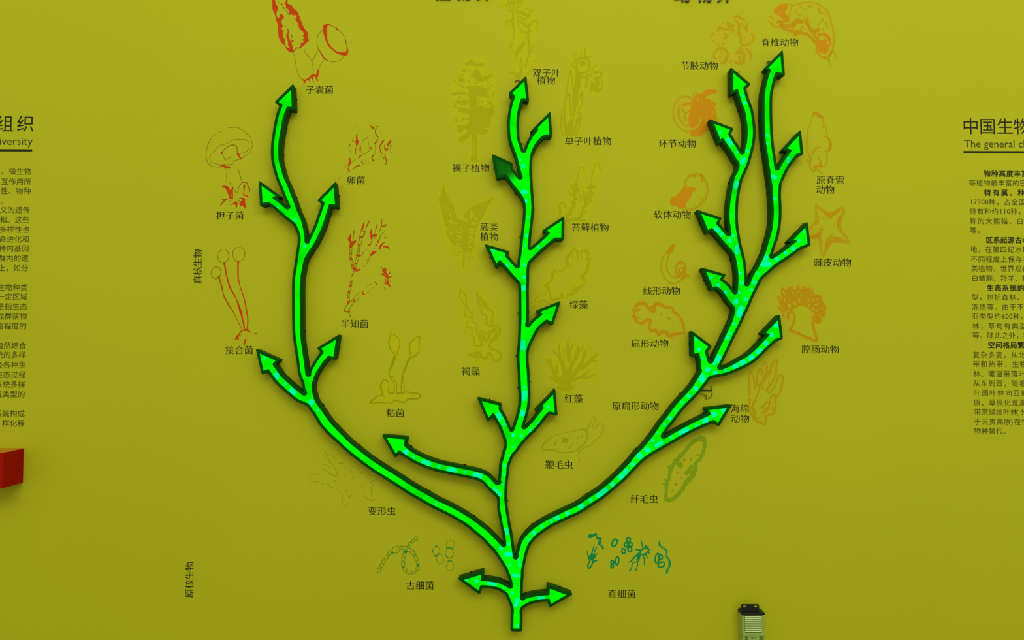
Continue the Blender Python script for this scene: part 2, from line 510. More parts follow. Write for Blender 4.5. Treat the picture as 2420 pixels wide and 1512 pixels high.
# hot spots of the LEDs behind the acrylic
LEDS = '''B 695,500,4.5,.6 808,815,4,.7 870,775,3.5,.4 485,350,3.5,.4
C 325,632,4,.8 470,835,6.6,1 478,862,6,.9 575,942,4,.7 650,1020,6.8,1 676,1046,6.8,1 885,1160,7.5,1 960,1255,4,.7
D 640,358,7.5,1 715,402,4,.7 812,446,6,.9 836,454,6,.9 862,462,6,.8 955,492,5,.8 1055,520,6,1 1082,523,6,1 1108,527,6,.9 1205,545,4,.7 1300,568,6,1 1325,573,6,1 1350,582,6,.9 1430,640,3,.4 1490,705,5,.8 1512,732,5,.8 1535,755,5,.9 1565,665,3,.5 1580,570,3,.6 1582,488,4,.8 1622,398,2.5,.4 930,848,4,.6
E 708,250,5,1 714,285,5,1 732,412,4.5,.8 645,462,5,.8 708,532,6,.9 735,530,7,.9 762,526,6,.8 745,655,3.5,.6 852,580,4,.5 858,610,4,.5 862,650,4.5,.5 790,770,4,.7 810,772,4.5,.7 830,774,4.5,.7 850,776,4,.7 1025,285,5.5,1 962,360,4,.7 1120,215,4,.8 1225,155,4,.7 1275,120,5,.8 1295,110,5,.8 1408,62,5.5,.9 910,470,2,.3 835,905,2,.4
P 1105,895,5.6,1 1098,920,6,1 1088,950,5.4,1 1082,975,4,.9 1035,788,4,.7 905,715,3,.6 785,664,4.6,.9 755,660,4.6,.9 715,655,4.3,.7 685,652,4.3,.7 520,620,5,.9 375,605,4,.7 1405,866,4,.8 1432,864,4,.8 1460,860,4,.8 1485,857,4,.8 1108,1258,4,.7 1088,1108,2.2,.4
F 692,1218,4.8,1 655,1145,4,.4
G 682,118,5,.9 700,118,5,.9 718,120,5,.9 722,228,5,.9 745,412,3.5,.7 728,640,4,.7 712,755,3.5,.6 870,775,4.5,.8 930,705,3,.4 700,985,5,.6 700,1133,4.5,.8 695,1250,5.4,1 692,1275,5.4,1 335,820,4,.7 415,907,3,.6 505,990,5,.7 628,1170,4,.5
H 690,400,3,.5 687,650,6,1 690,680,6.8,1 686,712,7,1 715,1050,2.5,.5 700,1185,3.5,.7 705,1250,7,1 702,1285,7,1 697,1320,6,.9 985,1420,3.5,.7
I 685,375,6,1 680,400,6,1 396,405,6.4,1 412,445,6.2,.9 460,515,5,.7 570,645,5,.8 775,585,4,.8 865,505,4,.8 668,655,4,.7 568,785,3,.5 515,890,2.5,.4 465,1010,3.5,.7 450,1105,2.5,.5
J 1663,420,6.5,1 1570,490,8,1.2 1487,590,5.5,1 1412,662,5.5,1 1398,685,5.5,1 1358,728,6,1 1342,745,6,1 1245,828,6.2,1 1165,895,6.2,1.1 1135,918,6.2,1.1 1105,942,6.2,1.1 1080,960,6,1 985,1015,5,.9 888,1080,5.6,1 865,1098,5.6,1 710,1172,4.5,.9 600,1225,4.6,.8 580,1235,4.6,.8
K 1250,400,7,1.1 1355,350,5.5,1 1160,462,6,1.2 1130,478,6,1.1 1040,530,4.5,.8 930,578,5.8,1.1 900,592,5.8,1.1 870,606,5.8,1.1 845,620,5.6,1 735,665,4.5,.8 620,735,5,.9 590,752,5.4,.9 560,772,5.4,.8 515,710,5,.8 450,823,7,1.1 578,620,3,.5 655,520,4,.7 718,447,5.5,1 793,350,3.5,.8 868,255,4,.8 945,178,5.5,1 1028,88,6,1
L 405,960,7.5,1.1 398,995,8,1.2 465,872,7,1 558,910,6,1 410,740,3.5,.6 365,632,5,.9 330,512,4,.6 600,725,6.5,1.1 578,760,6.5,1.1 550,795,5,1 700,490,5.5,1 725,440,4.5,.8 785,325,4,.8 845,215,8,1.1 850,180,8,1.1 862,140,7,1 805,62,7,1 918,35,4.5,.7 675,885,4.6,.9 780,838,5.6,1 808,826,5.6,1 868,796,6,1.1 896,780,6.2,1.1 970,738,6.3,1.2 995,722,6.3,1.1 1068,662,6.3,1.2 1090,642,6.3,1.1 1160,560,6.5,1.1 1225,460,6,1 1278,350,5.5,1
M 718,625,6,1 716,655,6.4,1 712,685,6,1 650,250,3,.5 670,490,4,.8 625,545,6,1 470,410,5.8,.9 490,432,5,.8 530,470,5,.7 730,815,3,.5 752,930,4.5,.8 765,1045,4.5,.8 742,1160,4.5,.8 700,1275,6.5,1 820,1245,5,.8 578,1160,5,.9 490,1075,5,.8 405,990,4,.6 1018,832,6,1.1 1045,828,7,1.1 1075,826,7,1.1 1100,825,6,1 1065,740,5.5,.8 1060,770,6,.8 970,940,4,.7 920,1045,5.5,.9 885,1130,4.5,.7 1190,765,6,1.1 1295,690,5,.9 1385,642,6,1 1450,545,4,.8 1515,440,4,.6 1165,45,4,.6
N 1145,790,5.5,1 1165,805,5.5,1 1078,305,4.5,.8 1078,400,4,.6 1165,1050,3.5,.6 1328,580,4.5,.9 1318,615,4.5,.9 512,265,4,.7 605,350,5.3,.9 620,372,5.3,.9 640,400,5.3,.9 712,500,4,.7 838,488,4.5,.9 795,590,6,1.1 782,620,6,1.1 712,870,5.6,1 706,895,5.6,1 698,920,5,.9
O 783,740,4,.7 808,820,5,.8 1120,520,3,.3'''
SPOTS, reg = [], None
for tok in LEDS.split():
    if tok.isalpha():
        reg = tok; continue
    q = [float(v_) for v_ in tok.split(',')]
    x, y = RP(reg, q[0], q[1])
    SPOTS.append((x, y, q[2] * 1.12, min(1.0, q[3])))
# spots whose glow runs together become one patch
grp = list(range(len(SPOTS)))
def root_(i):
    while grp[i] != i: i = grp[i]
    return i
for i in range(len(SPOTS)):
    for j in range(i):
        if math.hypot(SPOTS[i][0] - SPOTS[j][0], SPOTS[i][1] - SPOTS[j][1]) < SPOTS[i][2] + SPOTS[j][2]:
            grp[root_(i)] = root_(j)
patches = {}
for i in range(len(SPOTS)):
    patches.setdefault(root_(i), []).append(SPOTS[i])
for P in patches.values():
    st = 0.8
    x0, y0 = min(p[0] - p[2] for p in P) - st, min(p[1] - p[2] for p in P) - st
    nx_, ny_ = int((max(p[0] + p[2] for p in P) + st - x0) / st) + 2, int((max(p[1] + p[2] for p in P) + st - y0) / st) + 2
    def field(x, y):
        k = 1.0
        for cx_, cy_, r_, s_ in P:
            d = math.hypot(x - cx_, y - cy_) / r_
            if d < 1:
                t = min(1.0, max(0.0, (1 - d) / 0.5))
                k *= 1 - s_ * t * t * (3 - 2 * t)
        return 1 - k
    gv = [[field(x0 + i * st, y0 + j * st) for i in range(nx_)] for j in range(ny_)]
    idx, vs, gl, fs = {}, [], [], []
    def vid(i, j):
        if (i, j) not in idx:
            idx[i, j] = len(vs)
            q = wall_pt(x0 + i * st, y0 + j * st, T_GLASS)
            vs.append((q.x, -T_GLASS - 0.0001, q.z)); gl.append(gv[j][i])
        return idx[i, j]
    for j in range(ny_ - 1):
        for i in range(nx_ - 1):
            if max(gv[j][i], gv[j][i + 1], gv[j + 1][i], gv[j + 1][i + 1]) > 0:
                fs.append((vid(i, j), vid(i, j + 1), vid(i + 1, j + 1), vid(i + 1, j)))
    o = put('led', vs, fs, M_LED, tree)
    at = o.data.attributes.new('glow', 'FLOAT', 'POINT'); at.data.foreach_set('value', gl)

# the one arrow whose LEDs are dead
s_, Ln, Rn = [q for q in ARROWS if q[0] is a13][0]
lb, tip, rb = a13['a']
sh = [(p[0], p[1]) for p in a13['c']]
LS, RS = sides(a13['c'])
RS = RS[::-1]
vs, gl, fs = [], [], []
def addp(p, g):
    q = wall_pt(p[0], p[1], T_GLASS); vs.append((q.x, -T_GLASS - 0.0007, q.z)); gl.append(g)
cc_ = [(p[0], p[1]) for p in a13['c']]
def grow(p, c, d):
    q = math.hypot(p[0] - c[0], p[1] - c[1]) or 1
    return (p[0] + (p[0] - c[0]) / q * d, p[1] + (p[1] - c[1]) / q * d)
def mix_(p, q, t): return (p[0] + (q[0] - p[0]) * t, p[1] + (q[1] - p[1]) * t)
LSx, RSx = [grow(p, c, 2.5) for p, c in zip(LS, cc_)], [grow(p, c, 2.5) for p, c in zip(RS, cc_)]
stations = [(LSx[0], RSx[0], 1.0), (mix_(LSx[0], LSx[1], .5), mix_(RSx[0], RSx[1], .5), 0.8), (LSx[1], RSx[1], 0.35), (mix_(LSx[1], LSx[2], .5), mix_(RSx[1], RSx[2], .5), 0.16), (LSx[2], RSx[2], 0.09)]
for l_, r_, g in stations:
    addp(l_, g); addp(r_, g)
ns = len(stations)
for k in range(ns - 1):
    fs.append((2 * k, 2 * k + 2, 2 * k + 3, 2 * k + 1))
cen = ((lb[0] + tip[0] + rb[0]) / 3, (lb[1] + tip[1] + rb[1]) / 3)
nn = len(vs)
for p in (lb, tip, rb):
    addp(grow(p, cen, 5.5), 0.03)
fs += [(2 * ns - 2, nn, nn + 1), (2 * ns - 2, nn + 1, 2 * ns - 1), (2 * ns - 1, nn + 1, nn + 2)]
o = put('unlit_face', vs, fs, M_FADE, tree, label='dark unlit arrow face at the upper left of the middle branch')
at = o.data.attributes.new('glow', 'FLOAT', 'POINT'); at.data.foreach_set('value', gl)
bpy.context.view_layer.update()

# fixing screws on the sides of the casing
SCREWS = '''A 720,292 598,640 550,940 705,1455 B 1217,218 905,925 C 815,330 1213,555 1015,1210 D 190,315 862,725 1307,963 672,305 1205,480 1608,805 1852,1030
P 370,522 1755,720 F 497,690 357,1303 832,1075 G 588,140 823,335 657,655 285,880 H 628,310 760,275 605,798 775,1120 625,1195 245,1322 995,1260
J 1527,395 955,955 K 848,160 1120,400 L 243,610 622,490 1097,512 M 248,290 628,765 340,1075 1190,858 870,955 1485,368 N 622,858 965,100 1065,990 O 728,905'''
OW = to_w(outer_r, T_FRONT, 0.008)
OC = [((a_ + b_) / 2, (b_ - a_)) for a_, b_ in zip(OW, OW[1:] + OW[:1])]
ring = 8
cyl_v = [(1.7 * math.cos(2 * math.pi * k / ring) * 1e-3, y_ * 1e-3, 1.7 * math.sin(2 * math.pi * k / ring) * 1e-3) for y_ in (0, 2.6) for k in range(ring)] + [(0, .0031, 0)]
cyl_f = [(k, (k + 1) % ring, ring + (k + 1) % ring, ring + k) for k in range(ring)] + [(ring + k, ring + (k + 1) % ring, 2 * ring) for k in range(ring)]
sc_me = bpy.data.meshes.new('screw'); sc_me.from_pydata(cyl_v, [], cyl_f); sc_me.materials.append(M_BLACK)
reg = None
for tok in SCREWS.split():
    if tok.isalpha():
        reg = tok; continue
    x, y = [float(q) for q in tok.split(',')]
    p = wall_pt(*RP(reg, x, y), 0.007)
    c_, d_ = min(OC, key=lambda q: (q[0].x - p.x) ** 2 + (q[0].z - p.z) ** 2)
    d_ = d_.normalized()
    nx = Vector((-d_.z, 0, d_.x))          # outward: left of travel seen from the room
    o = bpy.data.objects.new('screw', sc_me)
    o.matrix_world = Matrix.Translation(Vector((c_.x, -0.007, c_.z)) - nx * 0.0004) @ Vector((0, 1, 0)).rotation_difference(nx).to_matrix().to_4x4()
    COL.objects.link(o)
    o.parent = tree
    o.matrix_parent_inverse = tree.matrix_world.inverted()
# ================================================================ lettering
_cu = bpy.data.curves.new('lettering_source', 'FONT')
_to = bpy.data.objects.new('lettering_source', _cu)
COL.objects.link(_to)
GLYPH = {}
def glyph(body, res=3):
    """flat mesh (verts, faces, outward boundary normal per vert) of a string in Blender's own font, 1 em high"""
    if body in GLYPH:
        return GLYPH[body]
    _cu.body = body
    _cu.resolution_u = res
    dg = bpy.context.evaluated_depsgraph_get()
    me = bpy.data.meshes.new_from_object(_to.evaluated_get(dg))
    vs = [(a.co.x, a.co.y) for a in me.vertices]
    fs = [tuple(p.vertices) for p in me.polygons]
    cnt = {}
    for f_ in fs:
        for i in range(len(f_)):
            a, b = f_[i], f_[(i + 1) % len(f_)]
            cnt.setdefault((min(a, b), max(a, b)), []).append((a, b))
    # orientation of the faces
    ar = sum((vs[f_[0]][0] * (vs[f_[1]][1] - vs[f_[2]][1]) + vs[f_[1]][0] * (vs[f_[2]][1] - vs[f_[0]][1]) + vs[f_[2]][0] * (vs[f_[0]][1] - vs[f_[1]][1])) for f_ in fs) if fs else 1
    sg = 1 if ar > 0 else -1
    nn = [[0.0, 0.0] for _ in vs]
    for k, e in cnt.items():
        if len(e) == 1:
            a, b = e[0]
            dx, dy = vs[b][0] - vs[a][0], vs[b][1] - vs[a][1]
            q = math.hypot(dx, dy) or 1
            for i in (a, b):
                nn[i][0] += sg * dy / q
                nn[i][1] -= sg * dx / q
    nn = [(max(-1, min(1, x)), max(-1, min(1, y))) for x, y in nn]
    edges = [e[0] for e in cnt.values() if len(e) == 1]
    bpy.data.meshes.remove(me)
    GLYPH[body] = (vs, fs, nn, edges)
    return GLYPH[body]

STYLES = {'song': (0.010, -0.007), 'hei': (0.002, 0.002), 'bold': (0.026, 0.020), 'plain': (0.0, 0.0)}
def text_mesh(items, style, thick=0.00016, base=0.0):
    """items: (string, centre pixel, em in metres, turn); returns verts, faces on the wall"""
    ex, ey = STYLES[style]
    V, Fc = [], []
    for body, (px, py), em, rot in items:
        vs, fs, nn, edges = glyph(body)
        if len(body) == 1 and ord(body) > 0x2000:
            cx, cy = 0.5, 0.38
        elif len(body) == 1:
            cx, cy = 0.28, 0.345
        else:
            xs = [v_[0] for v_ in vs]
            cx, cy = (min(xs) + max(xs)) / 2, 0.345
        c = wall_pt(px, py)
        k = len(V)
        cs, sn = math.cos(rot), math.sin(rot)
        for (x, y), (nx_, ny_) in zip(vs, nn):
            x, y = (x + nx_ * ex - cx) * em, (y + ny_ * ey - cy) * em
            V.append((c.x + x * cs - y * sn, -base - thick, c.z + x * sn + y * cs))
        Fc += [tuple(i + k for i in f_) for f_ in fs]
        if thick > 0.002:
            m_ = len(V)
            V += [(a[0], -base, a[2]) for a in V[k:m_]]
            d = m_ - k
            Fc += [(a + k, b + k, b + k + d, a + k + d) for a, b in edges]
    return V, Fc

MM = DIST / F_PX                    # metres per pixel on the wall straight ahead
def local_mm(px, py):
    return (wall_pt(px + 5, py) - wall_pt(px - 5, py)).length / 10.0

LABELS = [  # text lines (string, left px, centre y), where it stands
 ([('子囊菌', 723, 212)], 'right of the topmost left arrow'),
 ([('卵菌', 820, 426)], 'right of the second arrow on the left branch'),
 ([('担子菌', 511, 509)], 'under the round-capped mushroom drawing'),
 ([('接合菌', 533, 827)], 'under the three stalked round heads'),
 ([('半知菌', 806, 765)], 'under the red jointed fungus drawing'),
 ([('粘菌', 913, 975)], 'under the two-stalked slime mould drawing'),
 ([('变形虫', 870, 1207)], 'below the faint amoeba drawing'),
 ([('古细菌', 960, 1383)], 'below the chain of green cells'),
 ([('真细菌', 1437, 1403)], 'below the teal bacteria drawing'),
 ([('双子叶', 1259, 172), ('植物', 1269, 190)], 'beside the top arrow of the middle branch'),
 ([('单子叶植物', 1335, 333)], 'under the iris drawing'),
 ([('裸子植物', 1069, 397)], 'under the tree drawing beside the dark arrow'),
 ([('蕨类', 1135, 536), ('植物', 1135, 559)], 'right of the fern drawing'),
 ([('苔藓植物', 1351, 537)], 'under the moss drawing'),
 ([('绿藻', 1346, 720)], 'right of the third right-hand arrow of the middle branch'),
 ([('褐藻', 1091, 877)], 'under the brown seaweed drawing'),
 ([('红藻', 1334, 942)], 'under the bushy red seaweed drawing'),
 ([('鞭毛虫', 1289, 1098)], 'under the flagellate drawing'),
 ([('纤毛虫', 1490, 1179)], 'left of the green slipper-shaped ciliate'),
 ([('原扁形动物', 1447, 959)], 'left of the right-hand branch, without a drawing'),
 ([('海绵', 1727, 965), ('动物', 1728, 989)], 'at the tip of the lowest right arrow'),
 ([('腔肠动物', 1895, 825)], 'under the sea anemone drawing'),
 ([('棘皮动物', 1924, 620)], 'under the starfish drawing'),
 ([('原脊索', 1930, 425), ('动物', 1929, 448)], 'under the sea squirt drawing'),
 ([('脊椎动物', 1799, 100)], 'above the highest arrow on the right'),
 ([('节肢动物', 1609, 155)], 'below left of the crab drawing'),
 ([('环节动物', 1557, 339)], 'under the coiled worm drawing'),
 ([('软体动物', 1545, 507)], 'under the shell drawing'),
 ([('线形动物', 1520, 687)], 'under the curled roundworm drawing'),
 ([('扁形动物', 1492, 811)], 'under the flatworm drawing'),
]
for lines, where in LABELS:
    it = []
    for s_, x0, y0 in lines:
        for i, ch in enumerate(s_):
            px = x0 + 10.2 + 22.35 * i
            it.append((ch, (px, y0), 22.0 * local_mm(px, y0), 0.0))
    V, Fc = text_mesh(it, 'song')
    put('wall_lettering', V, Fc, M_INK, category='lettering', group='small species captions around the light tree',
        label='small dark Chinese caption ' + ''.join(l[0] for l in lines) + ' ' + where)
for s_, cx_, y0, y1, where in (('真核生物', 467, 589, 671, 'sideways lettering left of the stalked round heads'),
                               ('原核生物', 447.5, 1327, 1412, 'sideways lettering low on the left of the wall')):
    it = []
    for i, ch in enumerate(s_):
        py = y1 - 10.3 - (y1 - y0 - 20.6) * i / 3
        it.append((ch, (cx_ + (0 if y0 < 1000 else 0), py), 22.0 * local_mm(cx_, py), math.pi / 2))
    V, Fc = text_mesh(it, 'song')
    put('wall_lettering', V, Fc, M_INK, category='lettering', label='dark Chinese ' + s_ + ' ' + where)

# raised kingdom titles, cut by the top of the picture
for s_, xs, yb, lab in (('植物界', (1046, 1095, 1143.5), 4.0, 'middle'), ('动物界', (1612, 1664, 1711), 9.0, 'right')):
    t = empty('raised_title', wall_pt(xs[1], yb), category='lettering', label='raised dark title %s at the top edge above the %s branch' % (s_, lab))
    for ch, x in zip(s_, xs):
        V, Fc = text_mesh([(ch, (x, yb - 22.0), 44 * MM, 0.0)], 'plain', thick=0.005)
        o = put('character', V, Fc, M_TITLE, t)

# ---------------------------------------------------------------- the two panels of running text
def rule(name, px0, px1, py0, py1, parent):
    a, b, c, d = wall_pt(px0, py0), wall_pt(px1, py0 + (px1 - px0) * 0.003), wall_pt(px1, py1 + (px1 - px0) * 0.003), wall_pt(px0, py1)
    v = [(p.x, y, p.z) for y in (-0.0006, 0.0) for p in (a, b, c, d)]
    f = [(0, 1, 2, 3), (4, 7, 6, 5), (0, 4, 5, 1), (1, 5, 6, 2), (2, 6, 7, 3), (3, 7, 4, 0)]
    return put(name, v, f, M_INK, parent)

lp = empty('text_panel', wall_pt(30, 1005), category='wall text', label='dark Chinese text column cut off by the left edge, heading ends 组织, iversity')
V, Fc = text_mesh([('组', (11.5, 292), 42.5 * MM, 0), ('织', (60.5, 292), 42.5 * MM, 0)], 'hei'); put('heading', V, Fc, M_INK, lp)
vs_, _, _, _ = glyph('iversity')
V, Fc = text_mesh([('iversity', (38.5, 333), 77.0 / (max(v_[0] for v_ in vs_) - min(v_[0] for v_ in vs_)) * MM, 0)], 'plain'); put('subheading', V, Fc, M_INK2, lp)
rule('underline', -330, 76, 351.5, 356.5, lp)
LEFT = [(405, '、微生物', 74), (429, '互作用所', 73.3), (451, '性、物种', 72.5), (496, '义的遗传', 70.6), (519, '和。这些', 69.9), (542, '多样性也', 69.3),
        (565, '命进化和', 68.6), (587, '种内基因', 67.8), (610, '群内的遗', 67.2), (633, '上，如分', 66.4), (679, '生物种类', 65), (701, '一定区域', 64.4),
        (724, '是指生态', 63.8), (747, '成群落物', 63.2), (770, '富程度的', 62.4), (816, '自然综合', 61.4), (838, '统的多样', 60.8), (862, '及各种生', 60.4),
        (885, '生态过程', 60), (908, '系统多样', 59.3), (931, '统类型的', 58.6), (977, '系统构成', 58), (1000, '样化程', 57.8)]
for y0, s_, xr in LEFT:
    it = []
    for i, ch in enumerate(reversed(s_)):
        px = xr - 8.2 - 18.0 * i
        it.append((ch, (px + (4 if ch in '。，、' and i else 0) * 0, y0), 17.6 * MM, 0.0))
    V, Fc = text_mesh(it, 'hei'); put('text_line', V, Fc, M_INK2, lp)
V, Fc = text_mesh([('。', (10.5, 474), 17.6 * MM, 0)], 'hei'); put('text_line', V, Fc, M_INK2, lp)

rp = empty('text_panel', wall_pt(2340, 1025), category='wall text', label='dark Chinese text column cut off by the right edge, headed 中国生物, The general')
V, Fc = text_mesh([(ch, (x, 298 + 0.004 * (x - 2294)), 42.5 * MM, 0) for ch, x in zip('中国生物多', (2294, 2334, 2375, 2415, 2456))], 'hei'); put('heading', V, Fc, M_INK, rp)
vs_, _, _, _ = glyph('The general ch')
V, Fc = text_mesh([('The general ch', (2353.5, 339.5), 155.0 / (max(v_[0] for v_ in vs_) - min(v_[0] for v_ in vs_)) * MM, 0)], 'plain'); put('subheading', V, Fc, M_INK2, rp)
rule('underline', 2277, 2700, 356.8, 361.3, rp)
RIGHT = [(410, 2325, 17.8, 1, '物种高度丰富'), (432, 2290, 17.1, 0, '等植物最丰富的巴'), (455, 2326, 19.8, 1, '特有属、种'), (477, 2292, 17.6, 0, '17300种，占全国'),
         (499, 2291, 17.6, 0, '特有种约110种，'), (522, 2292, 18.4, 0, '称的大熊猫、白'), (544, 2292, 17.6, 0, '等。'), (567, 2330, 17.1, 1, '区系起源古老'),
         (589, 2293, 17.6, 0, '地，在第四纪冰期'), (612, 2294, 17.6, 0, '不同程度上保存着'), (634, 2295, 17.2, 0, '类植物，世界现存'), (657, 2296, 17.1, 0, '白鳍豚、羚羊、扬'),
         (680, 2332, 18.1, 1, '生态系统的'), (702, 2296, 17.8, 0, '型，包括森林、草'), (725, 2297, 17.7, 0, '冻原等。由于不同'), (747, 2297, 17.5, 0, '亚类型约600种。'),
         (770, 2298, 18.6, 0, '林；草甸有典型'), (792, 2298, 17.2, 0, '等。除此之外，我'), (815, 2335, 17.5, 1, '空间格局繁'), (838, 2299, 18.0, 0, '复杂多变，从北'),
         (860, 2299, 18.6, 0, '带和热带，生物'), (883, 2300, 17.8, 0, '林、暖温带落叶'), (905, 2300, 18.0, 0, '从东到西，随着'), (928, 2301, 18.6, 0, '叶阔叶林向西依'),
         (951, 2301, 17.9, 0, '原、草原化荒漠'), (973, 2302, 17.2, 0, '带常绿阔叶林(分'), (996, 2302, 17.6, 0, '于云贵高原)在性'), (1018, 2302, 17.2, 0, '物种替代。')]
for y0, x0, pt, bold, s_ in RIGHT:
    it, x = [], float(x0)
    for ch in s_:
        asc = ord(ch) < 128
        adv = (9.0 if ch.isdigit() else 6.5) if asc else pt
        it.append((ch, (x + (adv / 2 if asc else 8.0) - (2.5 if ch == '(' else 0), y0 + 0.004 * (x - x0)), 17.0 * MM, 0.0))
        x += adv
    V, Fc = text_mesh(it, 'bold' if bold else 'hei'); put('text_line', V, Fc, M_INK if bold else M_INK2, rp)
bpy.data.objects.remove(_to)
# ================================================================ drawings printed on the wall
DREG = {'a': (620, 0, 6.87), 'b': (460, 280, 6.05), 'c': (430, 570, 5.4), 'd': (790, 280, 8.894), 'e': (790, 500, 5.8125), 'f': (860, 770, 6.575),
        'g': (1040, 120, 5.0375), 'h': (1160, 0, 7.2), 'i': (1300, 100, 6.573), 'j': (1310, 370, 8.892), 'k': (1020, 420, 6.576), 'l': (1070, 670, 7.557),
        'm': (1250, 570, 8.4), 'n': (1270, 790, 8.894), 'o': (1660, 0, 7.1176), 'p': (1570, 200, 11.63), 'q': (1890, 250, 8.892), 'r': (1580, 400, 15.12),
        'R': (1550, 565, 12.6), 's': (1900, 470, 10.077), 't': (1480, 690, 10.8), 'u': (1820, 660, 9.45), 'v': (1750, 840, 8.892), 'w': (1540, 1020, 8.4),
        'x': (1260, 970, 10.079), 'y': (720, 1050, 9.45), 'z': (880, 1250, 9.448), 'B': (1370, 1240, 8.4), 'K': (1440, 900, 5.04)}
def ink(name, rgb): return mat('ink_' + name, rgb, rough=0.72, spec=0.12, noise=0.05, nscale=90)
INKS = {'red': ink('red', (184, 62, 0)), 'redmid': ink('brown_red', (160, 78, 0)), 'redthin': ink('brown', (118, 106, 2)),
        'plant': ink('plant_olive', (160, 161, 0)), 'halo': ink('plant_yellow', (174, 174, 4)), 'slime': ink('slime_olive', (150, 143, 0)),
        'orange': ink('orange', (178, 138, 0)), 'gold': ink('gold', (170, 150, 2)), 'ochre': ink('ochre', (190, 132, 0)), 'ohalo': ink('orange_yellow', (178, 166, 20)),
        'sponge': ink('sponge_gold', (168, 148, 0)), 'cil': ink('ciliate_green', (126, 152, 12)), 'cildot': ink('ciliate_dot', (142, 142, 4)),
        'flag': ink('flagellate', (150, 155, 8)), 'amo': ink('amoeba', (148, 154, 8)), 'cell': ink('cell_green', (86, 126, 6)), 'teal': ink('teal', (22, 132, 62)),
        'tealight': ink('light_teal', (122, 178, 84))}

def crom(P, closed, step):
    out, n = [], len(P)
    if n < 3 and not closed:
        k = max(1, int(math.hypot(P[-1][0] - P[0][0], P[-1][1] - P[0][1]) / step))
        return [tuple(P[0][q] + (P[-1][q] - P[0][q]) * j / k for q in range(3)) for j in range(k + 1)] if n == 2 else P
    rng = range(n) if closed else range(n - 1)
    for i in rng:
        p0 = P[i - 1] if (closed or i) else P[0]
        p1, p2 = P[i], P[(i + 1) % n]
        p3 = P[(i + 2) % n] if closed else P[min(n - 1, i + 2)]
        k = max(1, min(14, int(math.hypot(p2[0] - p1[0], p2[1] - p1[1]) / step)))
        for j in range(k):
            t = j / k
            out.append(tuple(0.5 * (2 * p1[q] + (p2[q] - p0[q]) * t + (2 * p0[q] - 5 * p1[q] + 4 * p2[q] - p3[q]) * t * t + (3 * p1[q] - p0[q] - 3 * p2[q] + p3[q]) * t ** 3) if q < 2 else p1[q] + (p2[q] - p1[q]) * t for q in range(3)))
    if not closed:
        out.append(P[-1])
    return out

import numpy as np
_W3 = [np.array(CAM_M @ Vector(v_)) for v_ in ((1 / F_PX, 0, 0), (0, -1 / F_PX, 0), (-CX / F_PX, CY / F_PX, -1.0))]
def wall_xz(px, py, t):
    """wall_pt for arrays"""
    d = px[:, None] * _W3[0] + py[:, None] * _W3[1] + _W3[2]
    k = (DIST - t) / d[:, 1]
    return CAM_P.x + d[:, 0] * k, CAM_P.z + d[:, 2] * k

